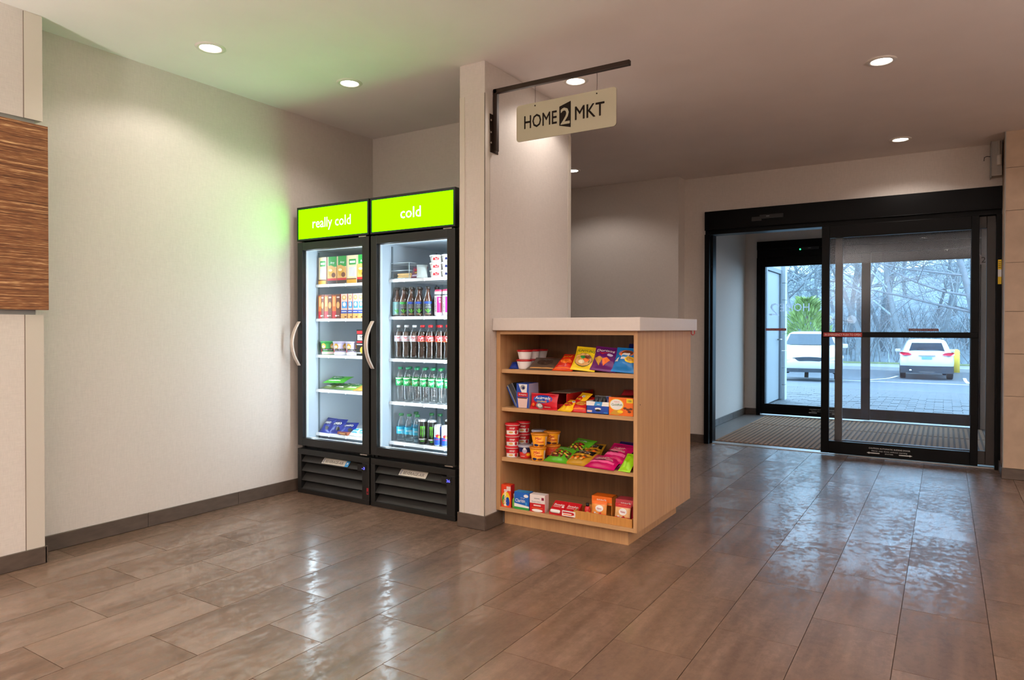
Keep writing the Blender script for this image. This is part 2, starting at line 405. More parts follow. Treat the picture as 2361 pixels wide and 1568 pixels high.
t = thing('wall_panel', 'brown striped woven-grass panel set between two grey trims', 'wall panel', (-3.76, -1.2, 1.222))
bx(-.012, .030, -2.9, 2.848, .024, .922, GRASSP).obj('grass_panel', t)
bx(-.012, .005, -2.9, 2.80, 0, .024, GREYM).obj('reveal_trim', t); bx(-.012, .005, -2.9, 2.80, .922, .946, GREYM).obj('reveal_trim', t)
struct('wall_back', bx(-4.1, -2.402, 4.113, 4.30, 0, H, WALL), 'short beige wall behind the drinks coolers')
wc = struct('wall_column', bx(-2.402, -2.226, 3.24, 4.30, 0, H, WALL), 'end of the wing wall beside the coolers, in beige linen')
for x0, x1, y0, y1 in ((-2.404, -2.366, 3.2375, 3.24), (-2.2555, -2.2235, 3.2375, 3.24), (-2.2260, -2.2235, 3.2375, 3.292), (-2.2260, -2.2235, 4.262, 4.3025), (-2.4045, -2.402, 3.2375, 3.28)):
    bx(x0, x1, y0, y1, .083, 2.50, CORNER).obj('corner_guard', wc)
bx(-2.2236, -2.2215, 3.2860, 3.2875, .09, 2.3, WALL).obj('wallcovering_seam', wc)
struct('wall_corridor', bx(-6.2, -2.268, 6.728, 7.1, 0, H, WALL), 'plain beige wall behind the counter')
w = M(); w.box(-2.268, -2.05, 6.92, 7.08, 0, H, WALL); w.box(-2.05, .60, 6.92, 7.08, 2.328, H, WALL)
struct('wall_entrance', w, 'beige wall around the sliding entrance door')
tw = M(); tw.box(.398, 5, 6.535, 7.08, 0, H, GROUT); tw.box(.390, .400, 6.535, 6.92, 0, H, TILE_W)
wt = struct('wall_tiled', tw, 'wall of large beige tiles to the right of the entrance')
zs = [.083, .64, .967, 1.294, 1.67, 2.07, 2.40, H]
for i in range(len(zs)-1):
    for j in range(4):
        x0 = .386+j*.62
        bx(x0+.001, x0+.618, 6.525, 6.537, zs[i]+.0015, zs[i+1]-.0015, TILE_W).obj('wall_tile', wt, bevel=.001, seg=1)
bx(.382, .388, 6.523, 6.54, .083, H-.002, GREYM).obj('edge_trim', wt)
struct('wall_corridor_end', bx(-6.2, -6.1, 4.3, 6.728, 0, H, WALL)); struct('wall_corridor_front', bx(-6.2, -4.1, 4.2, 4.3, 0, H, WALL))
struct('wall_front', bx(-4.1, 5, -4.3, -4.2, 0, H, WALL)); struct('wall_right', bx(5, 5.1, -4.3, 7.08, 0, H, WALL))
# vestibule
struct('wall_vestibule_left', bx(-2.45, -2.30, 7.08, 9.6, 0, H, WALL), 'pale wall of the vestibule between the two sliding doors')
struct('wall_vestibule_right', bx(.45, .6, 7.08, 9.6, 0, H, WALL))
w = M(); w.box(-2.45, -2.14, 9.6, 9.75, 0, 3.3, WALL); w.box(.345, 5, 9.6, 9.75, 0, 3.3, WALL); w.box(-2.14, .345, 9.6, 9.75, 2.318, 3.3, WALL)
struct('wall_vestibule_back', w, 'wall around the outer sliding door')
struct('floor_vestibule', bx(-2.45, .6, 7.06, 9.75, -.12, -.001, mat('grey_brown_tile', (112,100,92), .4, var=.1, scale=9)), 'grey-brown tiled floor border of the vestibule')

# baseboards of dark tile
def baseboard(name, segs, axis, plane, out, label):
    """segs: cut positions along axis; out: +1/-1 direction it stands proud"""
    o = tag(bpy.data.objects.new(name, None), label, None, None, 'structure'); COL.objects.link(o)
    for a, b in zip(segs, segs[1:]):
        lo, hi = (plane, plane+out*.011) if out > 0 else (plane+out*.011, plane)
        mm = bx(lo, hi, a+.001, b-.001, 0.001, .083, BASE) if axis == 'y' else bx(a+.001, b-.001, lo, hi, 0.001, .083, BASE)
        mm.obj('base_tile', o, bevel=.002, seg=1)
baseboard('baseboard_left', [1.645, 2.247, 2.852, 3.456, 4.10], 'y', -3.923, 1, 'dark brown tile baseboard along the long bare wall')
baseboard('baseboard_left_step', [-.8, -.2, .42, 1.03, 1.64], 'y', -3.75, 1, 'dark tile baseboard under the stepped-out wall')
bx(-3.923, -3.739, 1.632, 1.643, .001, .083, BASE).obj('base_return', bpy.data.objects['baseboard_left_step'])
baseboard('baseboard_column', [-2.413, -2.2145], 'x', 3.24, -1, 'dark tile baseboard around the foot of the wing wall')
bx(-2.226, -2.2145, 3.241, 3.42, .001, .083, BASE).obj('base_tile', bpy.data.objects['baseboard_column'], bevel=.002, seg=1)
baseboard('baseboard_corridor', [-3.4, -2.8, -2.268], 'x', 6.728, -1, 'dark baseboard of the wall behind the counter')
baseboard('baseboard_entrance', [-2.256, -2.055], 'x', 6.92, -1, 'short dark baseboard left of the sliding door')
bx(-2.268, -2.257, 6.717, 6.92, .001, .083, BASE).obj('base_tile', bpy.data.objects['baseboard_entrance'])
baseboard('baseboard_tiled', [.375, .98, 1.6, 2.2], 'x', 6.525, -1, 'dark baseboard under the tiled wall')
bx(.376, .388, 6.525, 6.90, .001, .083, BASE).obj('base_tile', bpy.data.objects['baseboard_tiled'])
baseboard('baseboard_vestibule', [7.09, 7.7, 8.3, 8.95, 9.589], 'y', -2.30, 1, 'dark tile baseboard in the vestibule')
bx(-2.30, -2.145, 9.589, 9.6, .001, .083, BASE).obj('base_tile', bpy.data.objects['baseboard_vestibule'])

# ------------------------------------------------------------------ sliding doors
def frame4(x0, x1, z0, z1, y0, y1, l, r, b, tp, m):
    return M().box(x0, x0+l, y0, y1, z0, z1, m).box(x1-r, x1, y0, y1, z0, z1, m).box(x0+l, x1-r, y0, y1, z0, z0+b, m).box(x0+l, x1-r, y0, y1, z1-tp, z1, m)
def emergency(m, x0, x1, z0, z1, y):
    m.map = lambda u, v, e: (u, y-e, v)
    m.rect(x0, x1, z0, z1, mat('print_signal_red', (178,40,38), .5)); m.text('IN EMERGENCY PUSH TO OPEN', (x0+x1)/2, (z0+z1)/2, (z1-z0)*.55, PALE, width=(x1-x0)*.92, bold=.02)
def slide_note(m, xc, z, w, y):
    m.map = lambda u, v, e: (u, y-e, v); g = mat('print_note_white', (200,200,196), .6)
    m.text('CAUTION AUTOMATIC SLIDING DOOR', xc, z, .012, g, width=w, bold=.02); m.text('Never step down without warning', xc, z-.022, .011, g, width=w*.86)
    for sg in (-1, 1):
        x = xc+sg*w*.36; m.rect(x-.04, x+.04, z-.047, z-.039, g); m.poly([(x+sg*.04, z-.034), (x+sg*.062, z-.043), (x+sg*.04, z-.052)] if sg < 0 else [(x+.04, z-.052), (x+.062, z-.043), (x+.04, z-.034)], g)
    m.text('ENTER', xc, z-.043, .009, g, width=w*.2)
d1 = tag(bpy.data.objects.new('door_1', None), 'inner automatic sliding glass door in a dark bronze frame', None, None, 'structure'); COL.objects.link(d1); d1.location = (-.83, 6.9, 0)
def p1(mm, name, parent=d1, **k):
    o = mm.obj(name, parent, **k); o.location = (.83, -6.9, 0) if parent is d1 else o.location; return o
hd = p1(M().box(-2.05, .387, 6.878, 7.06, 2.145, 2.328, DOORF).box(-2.05, .387, 6.905, 7.06, 2.10, 2.145, DOORF).box(-2.05, .387, 6.874, 6.882, 2.139, 2.147, DOORF), 'header', bevel=.003)
m = M().box(-1.515, -1.302, 6.862, 6.878, 2.213, 2.250, BLACK2).box(-1.59, -1.50, 6.868, 6.878, 2.196, 2.236, BLACK2); m.map = lambda u, v, e: (u, 6.862-e, v); m.rect(-1.455, -1.425, 2.232, 2.236, GREY)
p1(m, 'motion_sensor')
p1(bx(-2.05, -2.003, 6.88, 7.06, 0, 2.10, DOORF), 'jamb', bevel=.002); p1(bx(-2.003, -1.984, 6.95, 7.06, 0, 2.10, DOORF), 'jamb_stop')
p1(bx(.350, .387, 6.88, 7.06, 0, 2.10, DOORF), 'jamb', bevel=.002)
sp = p1(frame4(-.967, .235, .018, 2.10, 6.888, 6.932, .066, .054, .112, .112, DOORF), 'sliding_panel', bevel=.003)
bx(-.903, .183, 6.908, 6.912, .128, 1.99, GLASS_IN).obj('glass', sp)
bx(-.960, .233, 6.868, 6.890, 1.082, 1.130, DOORF).obj('push_bar', sp, bevel=.004)
m = M(); emergency(m, -.945, -.628, 1.087, 1.123, 6.8675); m.obj('emergency_sticker', sp)
m = M(); slide_note(m, -.41, .095, .32, 6.8878); m.obj('caution_sticker', sp)
fp = p1(frame4(-.862, .365, .02, 2.10, 6.968, 7.012, .062, .075, .115, .10, mat('brown_bronze_aluminium', (44,36,31), .4)), 'fixed_panel', bevel=.003)
bx(-.80, .29, 6.988, 6.992, .13, 2.0, GLASS_IN).obj('glass', fp)
m = M(); m.map = lambda u, v, e: (u, 6.9875-e, v); m.rect(.245, .286, 1.70, 1.78, mat('print_sticker_grey', (176,178,184), .5)); m.text('2', .268, 1.74, .05, BLK); m.obj('small_sticker', fp)
p1(M().box(-1.984, .35, 6.935, 7.06, -.003, .006, mat('worn_aluminium', (176,172,168), .35, metal=.6, var=.1)), 'threshold')
d2 = tag(bpy.data.objects.new('door_2', None), 'outer sliding glass door seen through the vestibule', None, None, 'structure'); COL.objects.link(d2); d2.location = (-.9, 9.6, 0)
def p2(mm, name, parent=d2, **k):
    o = mm.obj(name, parent, **k); o.location = (.9, -9.6, 0) if parent is d2 else o.location; return o
p2(M().box(-2.142, .347, 9.55, 9.70, 2.205, 2.318, DOORF).box(-2.142, .347, 9.565, 9.70, 2.10, 2.205, DOORF), 'header', bevel=.003)
m = M().box(-1.60, -1.375, 9.53, 9.55, 2.180, 2.212, BLACK2); m.map = lambda u, v, e: (u, 9.53-e, v); m.rect(-1.50, -1.465, 2.196, 2.200, GREY); p2(m, 'motion_sensor')
p2(M().lathe([(0,-.004),(.011,-.003),(.011,.004)], GREENLED, 10, (-1.595, 9.528, 2.186), axis='y'), 'pilot_light')
p2(bx(-2.142, -2.09, 9.55, 9.70, 0, 2.10, DOORF), 'jamb'); p2(bx(.30, .347, 9.55, 9.70, 0, 2.10, DOORF), 'jamb')
a = p2(frame4(-2.09, -.785, .022, 2.10, 9.57, 9.61, .055, .10, .135, .12, DOORF), 'sliding_panel', bevel=.003)
bx(-2.037, -.883, 9.588, 9.592, .155, 1.985, GLASS_OUT).obj('glass', a)
m = M(); emergency(m, -2.03, -1.77, 1.130, 1.162, 9.586); m.obj('emergency_sticker', a)
m = M(); slide_note(m, -1.30, .115, .36, 9.5695); m.obj('caution_sticker', a)
dec = glass_mat('frosted_decal', (.95,.97,1.), .5, .8, (250,252,255))
m = M(); m.map = lambda u, v, e: (-u, 9.5945+e, v)          # lettering on the outer face, read from outside
m.text('HOME', 1.67, 1.44, .105, dec, width=.36, bold=.01); m.text('2', 1.925, 1.42, .17, dec, width=.13, bold=.01)
m.obj('shop_lettering', a)
a = p2(frame4(-.86, .30, .022, 2.10, 9.63, 9.67, .07, .055, .13, .12, DOORF), 'fixed_panel', bevel=.003)
bx(-.79, .247, 9.648, 9.652, .15, 1.985, GLASS_OUT).obj('glass', a)
m = M(); emergency(m, -.375, -.065, 1.130, 1.160, 9.6465); m.obj('emergency_sticker', a)
p2(bx(-2.09, .30, 9.56, 9.72, -.003, .006, MATS['worn_aluminium']), 'threshold')

# ribbed entrance mat
mt = thing('entrance_mat', 'ribbed brown carpet mat filling the vestibule floor', 'mat', (-.83, 8.3, 0))
matm = mat('ribbed_mat_fibre', (146,108,78), .95, var=.25, scale=300); matd = mat('ribbed_mat_groove', (92,72,56), .95)
bx(-1.17, 1.20, -1.20, 1.18, 0.0, .004, matd).obj('backing', mt)
m = M()
for i in range(50):
    x = -1.165+i*.0475; m.box(x, x+.028, -1.195, .28, .004, .010, matm); m.box(x, x+.028, .31, 1.175, .004, .010, matm)
tag(m.obj('ribs', mt), kind='stuff')

# small things at the right edge of the entrance
t = thing('electrical_box', 'grey steel junction box with conduit above the entrance corner', 'electrical box', (.33, 6.86, 2.39))
M().box(-.02, .052, -.045, .058, .012, .30, GREYB).obj('enclosure', t, bevel=.004)
M().box(-.026, -.020, -.05, .058, 0, .30, GREYM).obj('side_flange', t)
M().tube([(.03,-.062,.16),(.03,-.062,.285)], .009, GREYB).obj('conduit', t)
M().lathe([(.016,.09),(.019,.10),(.019,.16),(.014,.175)], mat('pale_grey_fitting', (200,194,186), .35), 14, (.03,-.066,0)).obj('conduit_fitting', t)
M().tube([(-.02,-.03,.17),(-.05,-.03,.178),(-.068,-.02,.172),(-.07,-.02,.145)], .003, BLK, 6).obj('wire_tail', t)
m = M(lambda u, v, e: (u, 6.8795-e, v))
m.rect(.362, .386, 1.645, 1.725, YEL); m.rect(.362, .386, 1.585, 1.645, WHITE); m.rect(.362, .386, 1.525, 1.585, YEL)
for q in range(4): m.rect(.365, .383, 1.66+q*.015, 1.664+q*.015, BLK)
p1(m, 'warning_label')
# ------------------------------------------------------------------ glass-door coolers
def cooler(x, name_text, label, extra):
    t = thing('drinks_cooler', label, 'cooler', (x, 3.295, 0), group='glass door coolers')
    b = M(); wd = .686
    b.box(0, .020, .045, .79, .03, 2.0, BLACK).box(wd-.020, wd, .045, .79, .03, 2.0, BLACK).box(.02, wd-.02, .77, .79, .03, 2.0, BLACK).box(.02, wd-.02, .05, .77, 1.975, 2.0, BLACK)
    b.box(.02, wd-.02, .05, .77, 1.735, 1.76, BLACK).box(.02, wd-.02, .06, .77, .31, .335, BLACK).box(.02, wd-.02, .06, .09, .03, .31, BLACK2)
    b.obj('body', t)
    l = M(); l.box(.0205, .043, .05, .735, .336, 1.734, LINER).box(wd-.043, wd-.0205, .05, .735, .336, 1.734, LINER).box(.043, wd-.043, .71, .735, .336, 1.734, LINER).box(.043, wd-.043, .05, .71, 1.715, 1.734, LINER).box(.043, wd-.043, .05, .71, .336, .352, LINER)
    l.obj('liner', t)
    h = M(); h.box(0, wd, .012, .05, 1.768, 2.003, BLACK).box(0, wd, -.002, .012, 1.768, 1.781, BLACK).box(0, wd, -.002, .012, 1.986, 2.003, BLACK).box(0, .010, -.002, .012, 1.781, 1.986, BLACK).box(wd-.014, wd, -.002, .012, 1.781, 1.986, BLACK)
    h.obj('header_frame', t)
    s = bx(.010, wd-.014, .004, .0119, 1.781, 1.986, HDRG).obj('sign_panel', t)
    m = M(lambda u, v, e: (u, .004-e, v)); m.text(name_text, .335, 1.886, .070, HDRW, bold=.014 if name_text == 'cold' else .007, width={'cold': .165}.get(name_text, .365)); m.obj('sign_lettering', s)
    d = M(); z0, z1 = .335, 1.756
    d.box(.002, .052, 0, .042, z0, z1, BLACK2).box(.624, wd-.002, 0, .042, z0, z1, BLACK2).box(.052, .624, 0, .042, z0, .388, BLACK2).box(.052, .624, 0, .042, 1.703, z1, BLACK2)
    do = d.obj('door', t, bevel=.002)
    bx(.05, .626, .018, .024, .386, 1.705, GLASS_C).obj('glass', do)
    g = M(); q = mat('pale_door_gasket', (196,206,214), .5); g.box(.046, .058, .030, .05, .38, 1.71, q).box(.618, .630, .030, .05, .38, 1.71, q).box(.058, .618, .030, .05, .38, .390, q).box(.058, .618, .030, .05, 1.70, 1.71, q); g.obj('gasket', do)
    hp = []
    for i in range(13):
        u = i/12; hp.append((.022, -.004-.062*math.sin(math.pi*min(max((u-.03)/.94, 0), 1))**.75, 1.205-.31*u))
    hm = M(); vs = []
    for p in hp:
        for dx, dy in ((-.013,-.007),(.013,-.007),(.013,.007),(-.013,.007)): vs.append((p[0]+dx, p[1]+dy, p[2]))
    fs = [(0,1,2,3), (48,51,50,49)]
    for i in range(12):
        for k in range(4): fs.append((i*4+k, i*4+4+k, i*4+4+(k+1) % 4, i*4+(k+1) % 4))
    hm.add(vs, fs, HANDLE, True); hm.obj('handle', do, bevel=.004)
    M().box(.60, .665, -.006, .03, 1.756, 1.762, STEEL).obj('hinge', do); M().box(.615, .675, -.010, .03, .326, .333, STEEL).obj('hinge', do)
    # lower louvred panel
    p = M(); p.box(.0, wd, .0, .06, .272, .312, BLACK2).box(0, wd, 0, .06, .0, .032, BLACK2).box(0, .036, 0, .06, .032, .272, BLACK2).box(.622, wd, 0, .06, .032, .272, BLACK2).box(.036, .622, .055, .06, .032, .272, mat('louvre_shade_black', (6,6,6), .9))  # near-black sheet stands in for the shade behind the louvres
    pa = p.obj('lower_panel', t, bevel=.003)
    for i in range(4):
        zt = .268-i*.0655
        M().hexa([(.036,.004,zt-.046),(.622,.004,zt-.046),(.622,.009,zt-.050),(.036,.009,zt-.050),(.036,.046,zt),(.622,.046,zt),(.622,.050,zt-.004),(.036,.050,zt-.004)], mat('louvre_grey_black', (42,40,38), .42)).obj('louver', pa)
    m = M(lambda u, v, e: (u, .0205+(v-.2445)*.9-e*1.4, v+.0005)); m.e = .0012; pl = mat('print_plate_silver', (206,200,188), .4)
    m.rect(.235, .455, .228, .262, pl); m.text('BEVERAGE-AIR', .350, .2445, .016, mat('print_plate_grey', (110,104,96), .5), width=.17, bold=.03); m.rect(.240, .255, .233, .257, GREY)
    if extra == 'star': m.rect(.455, .488, .228, .262, SKY); m.text('*', .4715, .243, .02, WHITE, bold=.05)
    m.obj('name_plate', pa)
    M().box(.585, .662, -.003, .03, .216, .262, BLACK).obj('control_display', pa)
    m = M(lambda u, v, e: (u, -.0031-e, v)); m.text('-3' if extra == 'star' else '36', .637, .239, .018, BLUED, width=.026, bold=.03); m.rect(.618, .621, .232, .247, mat('display_dim', (20,20,70), .4)); m.obj('digits', pa)
    if extra == 'star':
        m = M(lambda u, v, e: (u, -e, v)); m.rect(.664, .680, .070, .112, mat('print_tag_red', (150,30,40), .5)); m.rect(.667, .677, .076, .090, BLK); m.obj('inspection_tag', pa)
    # shelf standards, shelves, lamp strip
    st = mat('shelf_standard', (120,134,142), .4, metal=.3)
    for xx in (.0435, wd-.0495):
        for yy in (.15, .62): bx(xx, xx+.006, yy, yy+.012, .36, 1.70, st).obj('shelf_standard', t)
    for z in extra_shelves[extra]:
        s = M(); s.box(.048, wd-.048, .125, .131, z-.020, z-.002, WIRE).box(.048, wd-.048, .131, .139, z-.006, z, WIRE).box(.048, wd-.048, .66, .668, z-.008, z, WIRE).box(.048, .054, .131, .66, z-.010, z-.002, WIRE).box(wd-.054, wd-.048, .131, .66, z-.010, z-.002, WIRE)
        for i in range(30): s.tube([(.066+i*.0191, .131, z-.003), (.066+i*.0191, .664, z-.003)], .0019, WIRE, 5, False)
        for i in range(3): s.box(.054, wd-.054, .25+i*.14, .256+i*.14, z-.010, z-.005, WIRE)
        for i in (.18, .345, .51): s.box(i-.004, i+.004, .121, .126, z-.022, z, WIRE)
        s.obj('shelf', t)
    M().box(wd-.062, wd-.0435, .056, .078, .40, 1.69, LEDW).obj('light_strip', t)
    if extra != 'star': M().box(.40, wd-.05, .46, .70, 1.60, 1.714, LINER).obj('evaporator_cover', t, bevel=.006)
    for px, ry, e in ((wd-.075, R(90), 1.0), (.075, R(-90), .30)):  # weaker second lamp added opposite the strip to light the goods
        L = bpy.data.lights.new('cooler_lamp', 'AREA'); L.shape = 'RECTANGLE'; L.size = 1.25; L.size_y = .03; L.energy = LED_W*e; L.color = (.74, .90, 1.0)
        o = bpy.data.objects.new('cooler_lamp', L); COL.objects.link(o); o.parent = t; o.location = (px, .075, 1.04); o.rotation_euler = (0, ry, 0)
    return t
extra_shelves = {'star': [1.470, 1.226, .968, .722, .411], 'plain': [1.482, 1.236, .959, .674, .410]}
cooler(-3.863, 'really cold', 'glass-door cooler whose green lit header reads really cold', 'star')
cooler(-3.163, 'cold', 'glass-door cooler beside the wing wall, its green lit header reading only cold', 'plain')

# ------------------------------------------------------------------ oak snack cabinet and its white counter slab
ct = thing('snack_cabinet', 'light oak open-shelf snack cabinet standing against the wing wall', 'cabinet', (-1.787, 3.36, 0))
cx, cy = 1.787, -3.36
def cp(mm, n, par=None, **k):
    o = mm.obj(n, par or ct, **k)
    if par is None: o.location = (cx, cy, 0)
    return o
cp(bx(-2.224, -2.198, 3.36, 4.24, .094, 1.147, OAK), 'side_panel', bevel=.001, seg=1); cp(bx(-1.369, -1.348, 3.36, 4.24, .094, 1.147, OAK), 'side_panel', bevel=.001, seg=1)
cp(bx(-2.198, -1.369, 3.36, 3.84, .094, .1145, OAKH), 'bottom_panel', bevel=.001, seg=1); cp(bx(-2.198, -1.369, 3.36, 4.24, 1.124, 1.147, OAKH), 'top_rail', bevel=.001, seg=1)
cp(bx(-2.198, -1.369, 3.825, 3.845, .1145, 1.124, OAK_SHADE), 'back_panel')
for z in (.920, .697, .404): cp(bx(-2.197, -1.370, 3.376, 3.825, z-.022, z, OAKH), 'shelf', bevel=.001, seg=1)
cp(bx(-2.212, -1.425, 3.432, 4.20, 0.0, .094, OAK), 'plinth')
cp(M().lathe([(.0,-.002),(.004,-.0015),(.004,0)], DKB, 8, (-1.3475, 3.40, .76), axis='x'), 'screw_cover')
struct_slab = bx(-2.2255, -1.318, 3.318, 4.272, 1.147, 1.2175, QUARTZ)
o = struct_slab.obj('counter_slab', None, bevel=.003); tag(o, 'thick white stone counter slab lying on the oak snack cabinet', 'counter')
t = thing('red_clip', 'small red clip hanging under the far corner of the white counter slab', 'clip', (-1.331, 4.235, 1.147))
M().tube([(-.012,0,0),(-.012,0,-.020),(-.006,0,-.027),(.004,0,-.027),(.009,0,-.020),(.009,0,0)], .0028, RED, 7).obj('hook', t)

# ------------------------------------------------------------------ hanging shop sign
t = thing('sign_bracket', 'dark brown steel arm bolted to the wing wall, carrying the shop sign', 'sign bracket', (-2.226, 3.33, 2.17))
BRZ = mat('dark_brown_steel', (52,38,30), .38, metal=.4)
m = M(); m.box(0, .004, -.045, .045, .005, .225, BRZ); m.obj('wall_plate', t, bevel=.001)
m = M(); m.box(.004, .030, -.013, .013, .012, .372, BRZ).box(.004, .845, -.013, .013, .345, .372, BRZ); m.obj('arm', t, bevel=.003)
for z in (.06, .12, .19):
    for y in (-.030, .030): M().lathe([(0,.0065),(.005,.006),(.0065,.004),(.0065,.0035)], STEEL, 10, (0, y, z), axis='x').obj('screw', t)
t = thing('hanging_sign', 'pale hanging shop sign with dark letters HOME 2 MKT on two thin wires', 'sign', (-1.762, 3.33, 2.215))
SIGN = mat('pale_sign_face', (186,179,154), .55)
pts = []; sw, sh, rr = .306, .205, .018
for ax, az, a0 in ((sw-rr, rr, -90), (sw-rr, sh-rr, 0), (-sw+rr, sh-rr, 90), (-sw+rr, rr, 180)):
    for i in range(6): a = R(a0+i*18); pts.append((ax+rr*math.cos(a), az+rr*math.sin(a)))
m = M(); n = len(pts); m.add([(x, -.002, z) for x, z in pts]+[(x, .002, z) for x, z in pts], [tuple(range(n))], SIGN); dk = mat('sign_edge_brown', (70,58,46), .6)
m.add([(x, -.002, z) for x, z in pts]+[(x, .002, z) for x, z in pts], [(i, n+i, n+(i+1) % n, (i+1) % n)[::-1] for i in range(n)]+[tuple(range(n, 2*n))[::-1]], dk); m.obj('board', t)
m = M(lambda u, v, e: (u, -.0022-e, v)); ink = mat('print_sign_brown', (30,20,14), .7, spec=.2)
m.text('HOME', -.150, .106, .075, ink, width=.208, bold=.022); m.text('MKT', .152, .106, .075, ink, width=.172, bold=.022)
m.poly([(-.030,.052),(.040,.034),(.040,.176),(-.030,.156)], ink); m.text('2', .006, .103, .092, SIGN, width=.054, bold=.022)
m.obj('printed_lettering', t)
for x, r in ((-.184, 1), (.194, 1)):
    M().tube([(x,0,.296),(x+.001,0,.25),(x-.001,0,.20),(x,0,.188)], .0012, mat('sign_wire', (90,78,66), .4, metal=.6), 6).obj('wire', t)
    M().lathe([(0,-.0035),(.004,-.003),(.004,.003)], ink, 8, (x, -.001, .188), axis='y').obj('grommet', t)
# ------------------------------------------------------------------ goods: builders
def carton(name, label, cat, loc, w, d, h, col, prints=None, group=None, rz=0., rx=0., side=None, top=None):
    """box whose front faces -y; origin at the middle of its front bottom edge"""
    m = M(); m.box(-w/2, w/2, 0, d, 0, h, col)
    if side is not None:
        i = m.mi(side); m.k[3] = i; m.k[5] = i
    if top is not None: m.k[1] = m.mi(top)
    if prints: prints(m, w, h)
    return tag(m.obj(name, None, loc, (R(rx), 0, R(rz))), label, cat, group)
def bottle(label, loc, prof, shell, liquid, fill, capm, capz, lab, prints=None, group=None, rz=38., name='drink_bottle', r=.031):
    t = thing(name, label, 'bottle', loc, (0, 0, R(rz)), group)
    M().lathe(prof, shell, 18).obj('bottle_shell', t)
    if liquid is not None:
        lp = [(max(a-.0018, .001), z) for a, z in prof if z <= fill]; lp = [(.004, .004)]+lp[1:]+[(lp[-1][0], fill)]
        M().lathe(lp, liquid, 16).obj('liquid', t)
    cr = prof[-1][0]+.003
    M().lathe([(cr, capz), (cr+.0008, capz+.002), (cr+.0008, capz+.014), (cr-.002, capz+.016)], capm, 16).obj('cap', t)
    if lab:
        z0, z1, lm = lab; rl = max(a for a, z in prof if z0-.03 <= z <= z1+.03)+.0006
        m = M(lambda u, v, e: ((rl+e)*math.sin(u/rl), -(rl+e)*math.cos(u/rl), v)); m.nu = 4; m.du = rl*.2; m.lathe([(rl, z0), (rl, z1)], lm, 20, caps=False)
        if prints: prints(m)
        m.obj('label_band', t)
    return t
def can(label, loc, r, h, body, prints=None, rz=38., group=None, rim=None):
    t = thing('drink_can', label, 'can', loc, (0, 0, R(rz)), group)
    m = M(lambda u, v, e: ((r+e)*math.sin(u/r), -(r+e)*math.cos(u/r), v)); m.nu = 4; m.du = r*.2; m.lathe([(r*.78, .001), (r, .010), (r, h-.012)], body, 20)
    if prints: prints(m)
    m.obj('can_body', t)
    M().lathe([(r, h-.012), (r*.84, h-.002), (r*.86, h), (r*.80, h-.001), (r*.78, h-.005), (.002, h-.005)], rim or SILV, 20, caps=False).obj('can_lid', t)
    M().box(-.005, .005, -.010, .006, h-.0048, h-.003, SILV).obj('pull_tab', t)
    return t
def hb(x, z, w, h, t, sd):
    u = min(abs(2*x/w), 1.); v = z/h; s = .09
    if v < s or v > 1-s: return .0006
    q = (v-s)/(1-2*s); a = max(0, math.sin(math.pi*q))**.55*(1-u**3.2)
    return .0006+t*.5*a+.035*t*a*(math.sin(x*210+sd*3)+math.sin(z*170+sd*5+x*60))
def bag(name, label, loc, w, h, t, col, prints=None, lean=15., rz=0., ry=0., group=None, cat='snack bag', sd=1.):
    """pillow bag, front to -y, origin at the middle of its lower seal; lean tips the top backwards"""
    def px(x, z): return x*(1-.07*math.sin(math.pi*min(max(z/h, 0), 1)))
    fr = lambda u, v, e: (px(u, v), -hb(u, v, w, h, t, sd)-e*2.2, v)
    m = M(fr); m.nu = 8; m.nv = 5
    def zz(j): return h*j
    m.grid(lambda a, b: (px(w*(a-.5), h*b), -hb(w*(a-.5), h*b, w, h, t, sd), h*b), 14, 20, col)
    m.grid(lambda a, b: (px(w*(a-.5), h*b), hb(w*(a-.5), h*b, w, h, t*.8, sd+2), h*b), 14, 20, col, flip=True)
    m.v = [tuple(p) for p in m.v]
    if prints: prints(m, w, h)
    return tag(m.obj(name, None, loc, (R(-lean), R(ry), R(rz))), label, cat, group)
def cup(name, label, cat, loc, r0, r1, h, col, lidm, lab=None, prints=None, group=None, rz=30., lidh=.006, rim=None):
    t = thing(name, label, cat, loc, (0, 0, R(rz)), group)
    rad = lambda v: r0+(r1-r0)*v/h
    m = M(lambda u, v, e: ((rad(v)+.0006+e)*math.sin(u/rad(v)), -(rad(v)+.0006+e)*math.cos(u/rad(v)), v)); m.nu = 4; m.du = r0*.2
    m.lathe([(r0*.85, .002), (r0, 0), (r0, .004), (r1, h-.004)], col, 22)
    if prints: prints(m)
    m.obj('cup_body', t)
    M().lathe([(r1+.001, h-.005), (r1+.003, h-.004), (r1+.003, h+lidh-.002), (r1+.001, h+lidh), (.001, h+lidh)], lidm, 22, caps=False).obj('lid', t)
    if rim: M().lathe([(r1+.0034, h-.0045), (r1+.0034, h-.001)], rim, 22, caps=False).obj('rim_line', t)
    return t

